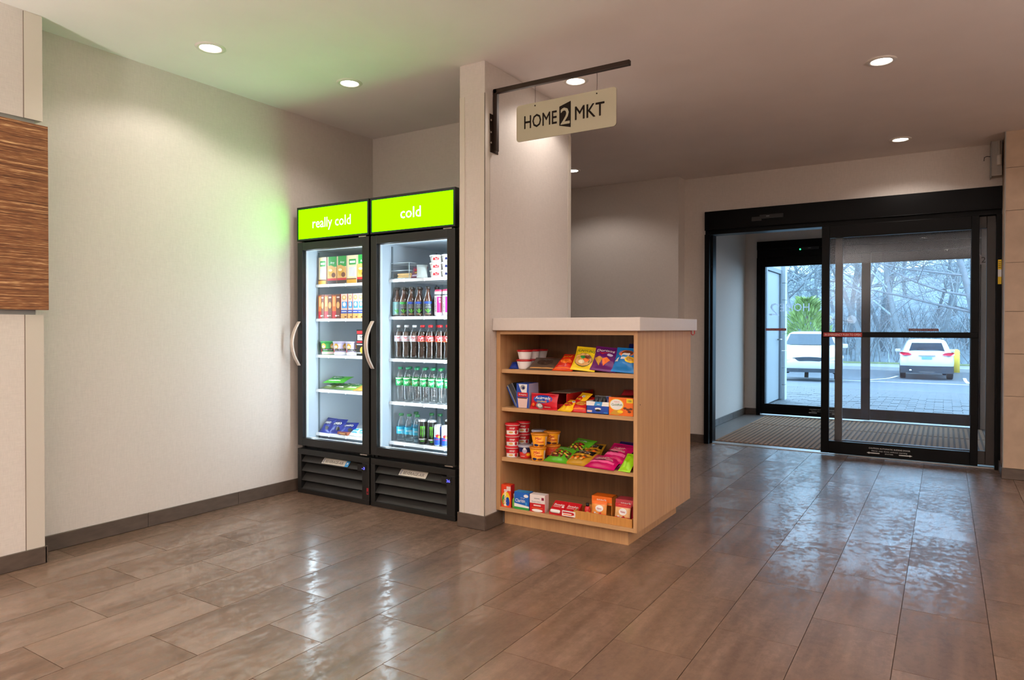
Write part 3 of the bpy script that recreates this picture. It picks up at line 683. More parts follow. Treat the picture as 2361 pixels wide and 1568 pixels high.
# ------------------------------------------------------------------ goods in the cooler beside the bare wall
_seen = {o.name for o in bpy.data.objects}
def sandwich(m, w, h):
    m.rect(-w*.40, w*.5, h*.62, h, GRN); m.rect(-w*.5, w*.5, 0, h*.12, DKB); m.rect(-w*.5, w*.5, h*.12, h*.22, RED)
    m.poly([(-w*.5,h*.2),(w*.5,h*.2),(w*.5,h*.58),(-w*.1,h*.68),(-w*.5,h*.66)], TAN); m.ell(-w*.08, h*.42, w*.30, h*.15, GOLD); m.ell(w*.18, h*.32, w*.22, h*.09, BRN); m.ell(-w*.14, h*.50, w*.2, h*.05, CREAM)
    m.text('Amy', w*.08, h*.78, h*.085, WHITE, bold=.02, lean=.2)
def facts(m, w, h):
    m.rect(-w*.30, w*.42, h*.66, h*.86, GRN); m.rect(-w*.22, w*.34, h*.72, h*.80, WHITE); m.rect(-w*.32, w*.40, h*.24, h*.58, WHITE)
    for i in range(7): m.rect(-w*.28, w*.34, h*(.27+.045*i), h*(.282+.045*i), GREY)
    m.rect(-w*.5, w*.5, h*.13, h*.17, BRN); m.rect(-w*.5, w*.5, 0, h*.13, GOLD)
for i, (x, w, k) in enumerate(((-3.793, .076, 0), (-3.696, .090, 1), (-3.600, .090, 1), (-3.502, .092, 0), (-3.405, .092, 1))):
    lab = ('cream back of a frozen-snack carton, alone at the outer end of the top shelf', 'green-topped sandwich carton next to the outermost cream one', 'green-topped sandwich carton between another green one and a cream one', 'cream back of a sandwich carton standing between two green-topped ones', 'green-topped sandwich carton half hidden behind the door frame')[i]
    carton('food_carton', lab, 'carton', (x, 3.462, 1.4705), w, .13, .192, CREAM, sandwich if k else facts, 'cartons on the top shelf of the really cold cooler', side=PALE)
def redbox(m, w, h):
    m.rect(-w*.5, -w*.02, h*.30, h*.94, ORG); m.rect(-w*.42, -w*.08, h*.5, h*.9, TAN); m.rect(-w*.5, w*.0, 0, h*.3, RED); m.ell(w*.25, h*.55, w*.2, h*.14, TAN); m.rect(w*.1, w*.44, h*.84, h*.9, PALE); m.rect(-w*.1, w*.1, h*.08, h*.14, WHITE); m.rect(w*.15, w*.4, h*.1, h*.13, PALE)
def bluebox(m, w, h):
    m.rect(-w*.5, w*.5, 0, h, PALE); m.ell(0, h*.85, w*.36, h*.10, TAN); m.ell(0, h*.86, w*.2, h*.055, CREAM); m.rect(-w*.34, w*.5, h*.42, h*.68, SKY); m.ell(w*.05, h*.57, w*.26, h*.09, WHITE); m.rect(-w*.5, w*.5, h*.20, h*.34, BLUE); m.rect(-w*.4, w*.4, h*.26, h*.29, WHITE); m.rect(-w*.5, w*.5, 0, h*.20, TAN); m.rect(w*.1, w*.42, h*.03, h*.09, BRN)
for i, (x, w) in enumerate(((-3.798, .056), (-3.728, .074), (-3.648, .078), (-3.570, .060), (-3.512, .042), (-3.462, .048), (-3.411, .050))):
    lab = ('brown and red ice-cream box nearest the cooler wall', 'brown and red ice-cream box in the middle of the three alike', 'brown and red ice-cream box touching the blue-banded ones', 'blue-banded ice-cream box touching the brown and red ones', 'narrowest blue-banded ice-cream box on its shelf', 'blue-banded ice-cream box between the narrowest and the outermost one', 'blue-banded ice-cream box partly behind the door frame')[i]
    carton('ice_cream_box', lab, 'box', (x, 3.455, 1.2265), w, .12, .170, BRN if i < 3 else RED, redbox if i < 3 else bluebox, 'boxes on the second shelf of the really cold cooler', side=RED)
for i, (x, c) in enumerate(((-3.786, GRN), (-3.660, LILAC), (-3.537, LILAC))):
    def pp(m, c=c):
        for a in (-.025, .045): m.ell(a, .062, .020, .020, GOLD); m.ell(a, .058, .014, .010, CREAM)
        m.rect(-.035, .045, .030, .044, BLK); m.text('noodle bowl', .005, .037, .007, WHITE, width=.065); m.rect(-.06, .06, .003, .022, WHITE if c is not GRN else PALE); m.ell(-.05, .03, .010, .014, RED)
    cup('noodle_bowl', ('green-banded frozen meal bowl by the cooler wall', 'lilac frozen meal bowl between the green one and its twin', 'lilac frozen meal bowl next to the tall black box')[i], 'bowl', (x, 3.515, .9685), .046, .057, .092, c, c, None, pp, 'frozen meal bowls on the third shelf', lidh=.004)
def blackbox(m, w, h):
    m.rect(-w*.46, w*.5, h*.84, h*.95, RED); m.rect(-w*.40, w*.5, h*.60, h*.80, WHITE); m.text('MI', w*.02, h*.70, h*.15, BLK, bold=.04); m.rect(-w*.46, w*.5, h*.50, h*.56, RED); m.rect(-w*.46, w*.3, h*.42, h*.45, WHITE); m.ell(w*.18, h*.22, w*.32, h*.14, GOLD); m.rect(-w*.46, 0, h*.08, h*.14, GREY)
carton('meal_box', 'tall black and red frozen meal box beside the lilac bowls', 'box', (-3.412, 3.462, .9685), .092, .12, .180, BLK, blackbox)
def gbag(m, w, h): m.ell(0, h*.5, w*.30, h*.22, DKG); m.rect(-w*.3, w*.3, h*.16, h*.22, WHITE); m.text('green', 0, h*.52, h*.14, WHITE)
for i, (x, y, c, lab) in enumerate(((-3.775, 3.46, foil('leaf', (118,140,70)), 'dull green food bag lying nearest the cooler wall'), (-3.655, 3.455, foil('olive', (96,128,70)), 'olive food bag lying under the bright green one'), (-3.535, 3.46, foil('pea', (130,170,70)), 'pea-green food bag lying in the middle of its shelf'), (-3.42, 3.455, foil('mango', (222,150,60)), 'orange and green food bag lying by the door frame'))):
    bag('frozen_bag', lab, (x, y, .740), .13, .18, .036, c, gbag if i != 3 else None, 82, -12+9*i, group='flat bags on the fourth shelf', cat='food bag', sd=i)
bag('frozen_bag', 'bright green food bag lying on top of the flat bags', (-3.700, 3.47, .782), .17, .15, .030, foil('bright_green', (70,170,40)), gbag, 76, 14, cat='food bag', sd=9)
def oreo(m, w, h): m.ell(0, h*.62, w*.36, h*.15, NAVY); m.text('OREO', 0, h*.62, h*.15, WHITE, width=w*.6, bold=.03, rot=.08); m.ell(w*.2, h*.28, w*.16, h*.11, BLK)
for i, (x, y, rz, lean) in enumerate(((-3.782, 3.452, -6, 40), (-3.680, 3.455, 6, 42), (-3.570, 3.462, 24, 55))):
    bag('cookie_bag', ('blue cookie bag leaning by the cooler wall on the bottom shelf', 'blue cookie bag between two others alike', 'blue cookie bag lying flattest and turned sideways')[i], (x, y, .4145), .112, .125, .036, foil('cookie_blue', (5,30,124)), oreo, lean, rz, group='blue cookie bags on the bottom shelf', sd=i)
carton('ice_cream_bar', 'brown wrapped bar lying in front of the blue cookie bags', 'snack bar', (-3.590, 3.436, .4125), .105, .04, .020, mat('wrapper_brown', (150,74,40), .35), lambda m, w, h: m.rect(-w*.3, w*.3, h*.3, h*.7, TAN), rz=-6)
for i, (x, y) in enumerate(((-3.505, 3.452), (-3.425, 3.45))):
    bag('ice_pack_bag', ('clear and pale blue bag lying beside the brown bar', 'clear and pale blue bag lying against the door frame')[i], (x, y, .425), .095, .11, .036, mat('frosted_film', (190,216,226), .25, bump=.3, bscale=50), lambda m, w, h: (m.rect(-w*.3, w*.2, h*.4, h*.6, TEAL), m.rect(-w*.2, w*.3, h*.2, h*.3, SKY)), 70, 12*i, group='clear bags on the bottom shelf', sd=i+4)

def shift_new(dx, dy):
    for o in bpy.data.objects:
        if o.parent is None and o.name not in _seen: o.location.x += dx; o.location.y += dy; _seen.add(o.name)
_seen |= {o.name for o in bpy.data.objects if o.parent}
shift_new(.034, -.031)
# ------------------------------------------------------------------ goods in the cooler beside the wing wall
t = thing('wire_basket', 'clear wire-edged tray holding a wrapped sandwich on the top shelf', 'basket', (-3.06, 3.455, 1.4825))
m = M(); a = mat('basket_rod', (196,212,216), .3, metal=.4)
for z in (.004, .055, .105): m.tube([(-.075,0,z),(.085,0,z),(.085,.17,z),(-.075,.17,z),(-.075,0,z)], .0022, a, 6)
for x, y in ((-.075,0),(.085,0),(.085,.17),(-.075,.17)): m.tube([(x,y,.002),(x,y,.105)], .0022, a, 6)
m.obj('rods', t); M().box(-.073, .083, .001, .169, .002, .004, CELLO).box(-.0735, -.0725, .002, .168, .004, .10, CELLO).box(-.072, .082, .166, .1675, .004, .10, CELLO).obj('clear_sides', t)
t = thing('wrapped_sandwich', 'tan wrapped sandwich lying in the clear tray', 'sandwich', (-3.035, 3.475, 1.4875), (0, 0, R(4)))
M().box(-.058, .058, 0, .09, 0, .013, mat('bread_tan', (206,170,112), .8, var=.1)).box(-.056, .056, .004, .088, .013, .020, mat('filling_pale', (232,206,150), .6)).box(-.058, .058, 0, .09, .020, .033, MATS['bread_tan']).obj('bread', t, bevel=.006)
bag('snack_bag', 'purple and red snack bag leaning against the white yogurt tubs', (-2.905, 3.462, 1.4835), .10, .105, .03, foil('plum', (110,46,74)), lambda m, w, h: (m.rect(-w*.36, w*.3, h*.5, h*.7, RED), m.rect(-w*.3, w*.36, h*.3, h*.4, GOLD), m.rect(-w*.44, w*.44, h*.1, h*.2, LILAC)), 42, 26, sd=3)
bag('snack_bag', 'clear grey packet leaning beside the purple and red bag', (-2.865, 3.452, 1.4835), .07, .10, .02, mat('grey_film', (176,184,180), .3, bump=.3), None, 30, 40, sd=5)
def yog(c):
    def f(m):
        m.rect(-.03, .03, .006, .036, WHITE); m.rect(-.022, .016, .014, .020, c)
        for q in (-.014, .012, .0): m.ell(q, .028-.3*abs(q), .007, .006, c)
    return f
first = {}
for k in range(3):
    pos = ('bottom', 'middle', 'top')[k]
    for j, (x, y, c, nm) in enumerate(((-2.787, 3.505, RED, 'strawberry'), (-2.697, 3.512, NAVY, 'blueberry'))):
        cup('yogurt_tub', f'white {nm} yogurt tub, {pos} of its stack of three', 'tub', (x, y, 1.4825+k*.0485), .037, .044, .043, WHITE, WHITE, None, yog(c), f'stack of {nm} yogurt tubs', rz=34, lidh=.005)
TP = [(.024,.0),(.031,.004),(.031,.098),(.0305,.106),(.026,.120),(.0165,.142),(.0135,.158),(.0130,.192)]
def tea(c):
    def f(m):
        m.rect(-.028, .028, .080, .094, c); m.text('PURE', 0, .073, .009, GREY, bold=.03); m.rect(-.016, .016, .060, .063, GREY); m.rect(-.019, .019, .054, .056, GREY)
        for a in (-.6, 0., .6): m.poly([(0,.020),(.024*math.sin(a)-.004,.044-.005*abs(a)),(.028*math.sin(a),.050-.008*abs(a)),(.024*math.sin(a)+.004,.042-.005*abs(a))], CLAW)
        m.rect(-.018, .018, .014, .016, TAN)
    return f
tl = mat('label_slate', (52,58,66), .5)
tc = mat('tea_cap', (46,42,42), .4)
for i, x in enumerate((-3.098, -3.0425, -2.977, -2.912, -2.838)):
    c = (mat('label_aqua', (120,168,168), .4), GRN, BLUE, BLUE, BLUE)[i]
    lab = ('brown iced-tea bottle with a pale aqua label by the cooler wall', 'brown iced-tea bottle with the only green-topped label', 'blue-topped iced-tea bottle touching the green-topped one', 'blue-topped iced-tea bottle between two others alike', 'blue-topped iced-tea bottle next to the pink can')[i]
    bottle(lab, (x, 3.478, 1.2365), TP, PET, TEA, .186, tc, .176, (.010, .096, c if i == 0 else tl), tea(c), 'iced tea bottles in front', rz=40)
    bottle('brown iced-tea bottle in the second row behind the others', (x+.012, 3.556, 1.2365), TP, PET, TEA, .186, tc, .176, (.010, .096, tl), None, 'iced tea bottles of the second row', rz=40)
def pinkc(m):
    m.rect(-.019, .012, .022, .122, PINK); m.text('SPARKLING', -.030, .072, .013, BLK, width=.09, rot=math.pi/2, bold=.02); m.text('ICE', .0, .10, .015, WHITE, rot=math.pi/2); m.rect(-.05, .05, .130, .137, tl)
pk = mat('can_pink_white', (228,216,222), .3, metal=.2)
for i, x in enumerate((-2.752, -2.678)):
    can(('tall pink and white can beside the iced-tea bottles', 'second tall pink can, partly behind the door frame')[i], (x, 3.478, 1.2365), .033, .168, pk, pinkc, 42, 'tall pink cans', rim=mat('lid_pink', (226,60,100), .3, metal=.5))
CPROF = [(.022,.0),(.030,.006),(.0315,.03),(.0275,.07),(.0285,.085),(.0325,.112),(.0325,.150),(.029,.170),(.019,.192),(.0125,.202),(.0118,.215)]
def diet(m): m.text('Diet', -.012, .140, .016, RED, lean=.25, bold=.02); m.text('Coke', .004, .124, .014, RED, lean=.25); m.rect(-.06, .06, .1135, .1145, GREY)
def coke(m): m.text('Coca', -.002, .140, .018, WHITE, width=.046, lean=.25, bold=.015); m.text('Cola', .006, .124, .018, WHITE, width=.046, lean=.25, bold=.015); m.rect(-.1, .1, .1135, .1165, ORG)
dl = mat('label_silver_white', (206,206,212), .35); cl = mat('label_cola_red', (206,22,32), .35); gc = mat('cap_silver', (196,200,204), .4)
labs = ('silver-capped diet cola bottle by the cooler wall', 'silver-capped diet cola bottle between two others alike', 'silver-capped diet cola bottle touching the red-capped ones', 'red-capped cola bottle touching the silver-capped ones', 'second red-capped cola bottle from the silver-capped ones', 'third red-capped cola bottle from the silver-capped ones', 'red-capped cola bottle cut off by the door frame')
for i, x in enumerate((-3.082, -3.017, -2.948, -2.882, -2.816, -2.738, -2.672)):
    dt = i < 3
    bottle(labs[i], (x, 3.478, .9595), CPROF, PET, COLA, .178, gc if dt else RED, .204, (.112, .150, dl if dt else cl), diet if dt else coke, 'cola bottles in front', rz=40)
    bottle('cola bottle in the second row, behind the front ones', (x+.004, 3.553, .9595), CPROF, PET, COLA, .178, gc if dt else RED, .204, (.112, .150, dl if dt else cl), None, 'cola bottles of the second row', rz=40)
LPROF = [(.022,.0),(.031,.006),(.0315,.10),(.0315,.160),(.029,.178),(.020,.200),(.0135,.212),(.0120,.224)]
ll = mat('label_lemon_green', (24,166,90), .35)
def sprite(m): m.text('Sprite', .0, .134, .020, WHITE, width=.056, bold=.02, rot=.12); m.ell(.026, .118, .008, .006, YEL); m.rect(-.09, .09, .108, .112, DKG); m.poly([(-.04,.15),(-.01,.150),(.03,.158),(-.04,.158)], WHITE)
labs = ('lemon-lime soda bottle with a green cap by the cooler wall', 'second lemon-lime soda bottle from the cooler wall', 'third lemon-lime soda bottle from the cooler wall', 'middle one of the seven lemon-lime soda bottles', 'third lemon-lime soda bottle from the door frame', 'lemon-lime soda bottle with a dark cap, second from the door frame', 'lemon-lime soda bottle cut off by the door frame')
for i, x in enumerate((-3.074, -3.008, -2.934, -2.868, -2.800, -2.738, -2.668)):
    cm = DKG if i >= 5 else mat('cap_sea_green', (18,130,88), .4)
    bottle(labs[i], (x, 3.482, .6745), LPROF, PET, None, 0, cm, .212, (.106, .160, ll), sprite, 'lemon-lime soda bottles in front', rz=40)
    bottle('lemon-lime soda bottle in the second row behind the front ones', (x+.02, 3.556, .6745), LPROF, PET, None, 0, cm, .212, (.106, .160, ll), None, 'lemon-lime soda bottles of the second row', rz=40)
DPROF = [(.022,.0),(.030,.005),(.031,.05),(.031,.10),(.0295,.118),(.021,.146),(.0135,.164),(.0125,.180)]
da = mat('label_water_teal', (28,160,196), .35)
def dasani(m): m.text('DASANI', 0, .076, .011, WHITE, width=.046, bold=.02); m.ell(.012, .060, .014, .012, mat('print_aqua', (120,214,236), .4))
for i, x in enumerate((-3.070, -3.000, -2.930)):
    bottle(('water bottle with a teal label and green cap by the cooler wall', 'water bottle with a teal label between two others alike', 'water bottle with a teal label touching the black can')[i], (x, 3.484, .4105), DPROF, PETT, None, 0, DKG, .168, (.052, .098, da), dasani, 'water bottles in front', rz=40)
for i, x in enumerate((-3.04, -2.905, -2.835)):
    bottle('water bottle with a green cap standing behind the front row', (x, 3.60, .4105), DPROF, PETT, None, 0, DKG, .168, (.052, .098, da), None, 'water bottles behind', rz=40)
bk = mat('can_black', (20,21,20), .3, metal=.3)
def claw(m):
    for a, l in ((-.013, .0), (-.001, .010), (.012, .0)):
        m.poly([(a-.0045,.118),(a+.0045,.120),(a+.002,.092),(a+.0035,.07),(a-.001,.052-l),(a-.0015,.075),(a-.0005,.095)], CLAW)
    m.text('MONSTER', 0, .036, .0095, WHITE, width=.052, bold=.02); m.text('ENERGY', 0, .024, .006, CLAW)
for i, (x, y) in enumerate(((-2.868, 3.462), (-2.796, 3.468), (-2.728, 3.56))):
    can(('black energy can with a green claw mark next to the water bottles', 'black energy can with a green claw mark next to the blue cans', 'black energy can standing behind the two blue cans')[i], (x, y, .4105), .0300, .160, bk, claw, 40, 'black energy drink cans')
bb = mat('can_blue_silver', (190,198,208), .28, metal=.5)
def bull(m):
    m.rect(-.083, .083, .010, .058, BLUE); m.rect(.012, .036, .058, .124, BLUE); m.ell(-.002, .066, .014, .011, RED); m.ell(.006, .060, .008, .008, YEL); m.text('ENERGY', -.006, .045, .009, RED, width=.03, bold=.02)
for i, x in enumerate((-2.742, -2.683)):
    can(('slim blue and silver can beside the black energy can', 'slim blue and silver can against the door frame')[i], (x, 3.452, .4105), .0262, .136, bb, bull, 40, 'slim blue and silver cans')
_seen |= {o.name for o in bpy.data.objects if o.parent}
shift_new(.017, -.016)
# ------------------------------------------------------------------ goods in the oak cabinet: top shelf
Z = .9205
bag('snack_bag', 'crinkled dark blue packet in the corner beside the white bowls', (-2.165, 3.425, Z+.012), .055, .085, .034, foil('deep_blue', (20,50,140)), None, 66, 20, sd=2, cat='snack bag')
wb = mat('white_paper_bowl', (232,222,218), .55); rl = mat('red_film_lid', (190,30,36), .35)
for k, (lev, z) in enumerate((('lower', Z), ('upper', Z+.0565))):
    for j in range(4 if k == 0 else 3):
        pos = ('foremost', 'second', 'third', 'rearmost')[j] if k == 0 else ('foremost', 'middle', 'rearmost')[j]
        cup('paper_bowl', f'white paper bowl with a red lid, {pos} of the {lev} row', 'bowl', (-2.096+.004*k, 3.464+.092*j, z), .034, .044, .050, wb, rl, None, None, 'white paper bowls with red lids', rim=None, lidh=.006)
brf = foil('jerky_brown', (96,78,64))
bag('snack_bag', 'flat grey-brown packet lying in front of the white bowls', (-1.955, 3.408, Z+.014), .19, .155, .024, brf, lambda m, w, h: (m.rect(-w*.4, w*.4, h*.10, h*.14, TAN), m.ell(0, h*.5, w*.28, h*.22, mat('print_umber', (70,52,42), .5)), m.text('jerky', 0, h*.72, h*.12, GREY)), 66, 4, sd=4)
bag('snack_bag', 'red and orange chip bag lying back beside the yellow bag', (-1.815, 3.405, Z+.016), .135, .165, .058, foil('flame_red', (214,40,18)), lambda m, w, h: (m.rect(-w*.44, w*.44, h*.02, h*.13, ORG), m.text('HOT', 0, h*.62, h*.12, YEL, bold=.03, rot=.15), m.ell(w*.05, h*.36, w*.28, h*.10, ORG)), 58, -4, sd=1)
bag('snack_bag', 'dark orange chip bag propped behind the red one', (-1.758, 3.485, Z+.012), .12, .15, .04, foil('burnt_orange', (214,88,22)), lambda m, w, h: (m.text('Cheese', 0, h*.72, h*.11, BRN, width=w*.7, bold=.02), m.ell(0, h*.42, w*.3, h*.15, RED)), 44, -6, sd=6)
def funy(m, w, h):
    m.text('FUNYUNS', -w*.02, h*.76, h*.13, mat('print_leaf_green', (70,120,40), .4), width=w*.74, bold=.03); m.ell(-w*.02, h*.38, w*.38, h*.26, mat('print_olive', (96,92,28), .4), 20, 4); m.ell(-w*.02, h*.385, w*.36, h*.24, TAN, 20, 4)
    for a, b, c in ((-.16,.40,GOLD),(.12,.36,ORG),(.0,.46,GRN),(.18,.48,BRN),(-.05,.28,CREAM)): m.ell(w*a, h*b, w*.13, h*.07, c)
bag('snack_bag', 'bright yellow onion-ring bag standing between the red and purple bags', (-1.692, 3.412, Z), .148, .150, .058, foil('bright_yellow', (248,214,30)), funy, 32, 2, ry=4, sd=2)
def dorit(m, w, h):
    m.text('Doritos', -w*.03, h*.78, h*.13, WHITE, width=w*.72, bold=.03); m.poly([(-w*.28,h*.69),(-w*.12,h*.60),(w*.2,h*.70),(-w*.12,h*.65)], RED)
    m.poly([(-w*.40,h*.44),(-w*.16,h*.50),(-w*.03,h*.42),(-w*.16,h*.16)], GOLD); m.poly([(-w*.05,h*.40),(w*.12,h*.48),(w*.28,h*.38),(w*.02,h*.16)], ORG); m.ell(w*.22, h*.58, w*.12, h*.05, LILAC)
bag('snack_bag', 'purple corn-chip bag standing between the yellow and blue bags', (-1.572, 3.414, Z), .150, .148, .062, foil('deep_purple', (104,22,110)), dorit, 30, 3, ry=5, sd=3)
def ahoy(m, w, h):
    m.ell(w*.0, h*.72, w*.32, h*.15, ORG); m.ell(w*.06, h*.74, w*.24, h*.10, BRN); m.rect(-w*.16, w*.16, h*.46, h*.72, WHITE, sk=.006); m.rect(-w*.14, w*.12, h*.54, h*.62, SKY, sk=.004); m.ell(w*.26, h*.46, w*.22, h*.12, YEL); m.ell(w*.26, h*.47, w*.14, h*.07, GOLD); m.poly([(-w*.4,h*.36),(-w*.2,h*.52),(-w*.22,h*.34)], WHITE)
bag('snack_bag', 'sky blue cookie bag against the cabinet side, on the top shelf', (-1.452, 3.410, Z), .142, .145, .056, foil('sky_blue', (24,128,206)), ahoy, 28, -4, ry=3, sd=5)
bag('snack_bag', 'dark blue bag peeking out behind the sky blue one', (-1.428, 3.50, Z+.006), .11, .165, .04, foil('midnight_blue', (22,34,110)), lambda m, w, h: m.ell(0, h*.75, w*.28, h*.1, mat('print_violet', (120,80,130), .4)), 22, -8, sd=8)

# ------------------------------------------------------------------ second shelf
Z = .6975
t = thing('plastic_case', 'clear and black plastic case leaning in the corner of the second shelf', 'case', (-2.118, 3.425, Z), (0, R(-28), 0))
M().box(-.034, 0, 0, .13, .002, .142, mat('clear_case_body', (58,62,66), .2, spec=.7)).obj('body', t, bevel=.003)
M().box(-.040, -.034, 0, .13, .002, .142, mat('clear_case_lid', (150,158,164), .15, spec=.7)).box(-.050, -.044, .004, .126, .01, .136, BLUE).obj('sleeve', t)
t = thing('plastic_case', 'black plastic case standing behind the leaning one', 'case', (-2.150, 3.50, Z))
M().box(-.035, .035, 0, .12, 0, .125, mat('case_black', (28,30,32), .25)).obj('body', t, bevel=.003)
def rice(m, w, h):
    m.poly([(-w*.34,h*.97),(-w*.04,h*.58),(w*.32,h*.62),(w*.36,h*.97)], WHITE); m.ell(w*.02, h*.84, w*.20, h*.10, GREY); m.ell(w*.06, h*.82, w*.10, h*.06, NAVY); m.rect(-w*.40, w*.42, h*.46, h*.63, RED); m.text('Krispies', w*.02, h*.55, h*.06, WHITE, width=w*.6, bold=.02)
    m.poly([(-w*.40,h*.40),(w*.42,h*.42),(w*.34,0.001),(-w*.32,0.001)], PALE); m.rect(-w*.36, w*.36, h*.38, h*.43, BRN)
carton('cereal_box', 'blue cereal-bar box standing between the clear case and the red cookie pack', 'box', (-2.071, 3.405, Z), .084, .11, .142, BLUE, rice, side=LILAC, top=BLUE)
def anim(m, w, h):
    m.rect(-w*.5, w*.5, h*.86, h, mat('print_scarlet', (170,12,26), .3)); m.ell(w*.0, h*.62, w*.36, h*.26, BLUE, 20); m.text('Animals', w*.0, h*.70, h*.18, WHITE, width=w*.58, bold=.03); m.text('crackers', w*.0, h*.48, h*.12, YEL, width=w*.36, bold=.02); m.ell(-w*.10, h*.20, w*.13, h*.17, GREY); m.ell(-w*.08, h*.22, w*.09, h*.11, WHITE); m.rect(w*.08, w*.3, h*.12, h*.17, PALE); m.ell(-w*.34, h*.26, w*.06, h*.1, ORG)
bag('cookie_pack', 'red cookie pack with a blue oval, lying beside the cereal-bar box', (-1.930, 3.400, Z), .180, .092, .052, foil('cookie_red', (208,16,40)), anim, 12, 0, cat='cookie pack', sd=3)
t = thing('display_box', 'long open red and kraft display box behind the red cookie pack', 'box', (-1.872, 3.455, Z))
M().box(-.062, .062, 0, .34, 0, .004, KRAFT).box(-.064, -.061, 0, .34, 0, .090, RED).box(.061, .064, 0, .34, 0, .090, RED).box(-.061, .061, .337, .34, 0, .090, RED).box(-.064, .064, .04, .34, .090, .093, KRAFT).box(-.061, .061, 0, .003, 0, .03, RED).obj('box', t)
def candy(m, w, h): m.ell(0, h*.45, w*.30, h*.16, RED); m.text('chews', 0, h*.45, h*.13, YEL, width=w*.5, bold=.02); m.ell(w*.22, h*.66, w*.11, h*.08, WHITE); m.ell(w*.22, h*.66, w*.06, h*.05, GREY)
yf = foil('candy_yellow', (246,192,28))
for i, (x, y, z, rz, ln, lab) in enumerate(((-1.790, 3.382, .010, -16, 62, 'yellow candy bag at the front of its heap beside the red cookie pack'), (-1.755, 3.445, .030, -30, 50, 'yellow candy bag on top of its heap'), (-1.705, 3.50, .020, 24, 58, 'yellow candy bag at the back of its heap'))):
    bag('candy_bag', lab, (x, y, Z+z), .105, .115, .034, yf, candy, ln, rz, group='heap of yellow candy bags', sd=i*2)
for i, (x, y, rz, ln, lab) in enumerate(((-1.698, 3.386, 4, 52, 'red candy bag in front, between yellow bags and the blue-white box'), (-1.690, 3.455, -8, 40, 'red candy bag behind its twin'))):
    bag('candy_bag', lab, (x, y, Z+.010), .105, .095, .040, foil('candy_red', (206,24,24)), lambda m, w, h: (m.ell(0, h*.55, w*.32, h*.15, GOLD), m.text('bears', 0, h*.55, h*.14, RED, width=w*.4), m.rect(-w*.36, w*.36, h*.14, h*.22, ORG)), ln, rz, group='red candy bags', sd=i+7)
t = thing('display_box', 'blue and white open display box with dark wrapped bars inside', 'box', (-1.585, 3.384, Z))
m = M(); w, h = .134, .066
m.box(-w/2, w/2, 0, .003, 0, h, BLUE).box(-w/2, -w/2+.003, 0, .13, 0, h, WHITE).box(w/2-.003, w/2, 0, .13, 0, h, WHITE).box(-w/2, w/2, .127, .13, 0, h+.02, WHITE).box(-w/2, w/2, 0, .13, 0, .003, WHITE)
m.rect(-w/2, w/2, h*.66, h, WHITE); m.poly([(-w*.16,h*.66),(-w*.1,h),(w*.22,h),(w*.18,h*.66)], SKY); m.text('oat', w*.04, h*.82, h*.16, WHITE); m.ell(w*.02, h*.42, w*.14, h*.10, WHITE); m.ell(w*.02, h*.30, w*.11, h*.09, BLK); m.rect(-w*.46, -w*.24, h*.12, h*.28, PALE); m.rect(w*.28, w*.44, h*.10, h*.16, SKY)
m.obj('box', t)
for i in range(4):
    bag('wrapped_bar', ('dark wrapped bar at the white end of the blue display box', 'second dark wrapped bar in the blue display box', 'third dark wrapped bar in the blue display box', 'dark blue wrapped bar beside the orange cracker box')[i], (-1.632+.029*i, 3.44, Z+.006), .027, .088, .018, (BLK, foil('bar_dark', (30,26,30)), BLK, foil('bar_navy', (20,34,96)))[i], None, 10, 3*i, ry=8-4*i, group='wrapped bars in the blue display box', cat='snack bar', sd=i)
def gold(m, w, h):
    m.ell(-w*.18, h*.60, w*.30, h*.32, YEL, 22); m.ell(-w*.18, h*.60, w*.27, h*.29, WHITE, 22); m.text('Goldfish', -w*.16, h*.60, h*.13, DKG, width=w*.44, bold=.02); m.text('baked', -w*.16, h*.76, h*.06, RED, width=w*.2)
    m.poly([(-w*.46,h*.06),(-w*.3,h*.28),(w*.02,h*.32),(w*.06,h*.14),(-w*.12,h*.02)], GOLD); m.ell(-w*.02, h*.22, w*.12, h*.08, YEL); m.rect(w*.24, w*.5, h*.72, h*.95, YEL); m.text('100', w*.37, h*.83, h*.12, DKG, bold=.03)
    for a, b in ((.18,.42),(.30,.36),(.36,.24),(.42,.40)): m.ell(w*a, h*b, w*.07, h*.06, BRN)
t = carton('cracker_box', 'orange cracker box with a white round emblem, against the cabinet side', 'box', (-1.450, 3.384, Z), .138, .12, .096, ORG, gold, side=ORG, top=BRN)
bag('snack_bag', 'dark red packet lying on top of the orange cracker box', (-1.425, 3.43, Z+.104), .09, .09, .022, foil('dark_red', (122,22,30)), None, 76, 10, sd=3)

# ------------------------------------------------------------------ third shelf
Z = .4045
SR = mat('soup_cup_red', (196,22,34), .35); SL = mat('soup_lid_red', (206,20,36), .4)
def soup(m):
    m.rect(-.04, .04, .001, .024, WHITE); m.text('soup', 0, .041, .012, WHITE, width=.03, lean=.2, bold=.02); m.ell(-.008, .014, .013, .006, TAN); m.ell(.022, .014, .008, .010, RED); m.rect(-.05, .05, .052, .055, PALE)
for k in range(3):
    cup('soup_cup', ('red soup cup, lowest of the front stack', 'red soup cup in the middle of the front stack', 'red soup cup on top of the front stack')[k], 'cup', (-2.156, 3.425, Z+.0665*k), .036, .0405, .057, SR, SL, None, soup, 'front stack of red soup cups', lidh=.009, rim=PALE)
for k in range(3):
    cup('soup_cup', ('red soup cup, lowest of the rear stack', 'red soup cup in the middle of the rear stack', 'red soup cup on top of the rear stack')[k], 'cup', (-2.142, 3.530, Z+.0665*k), .036, .0405, .057, SR, SL, None, soup, 'rear stack of red soup cups', lidh=.009, rim=PALE)
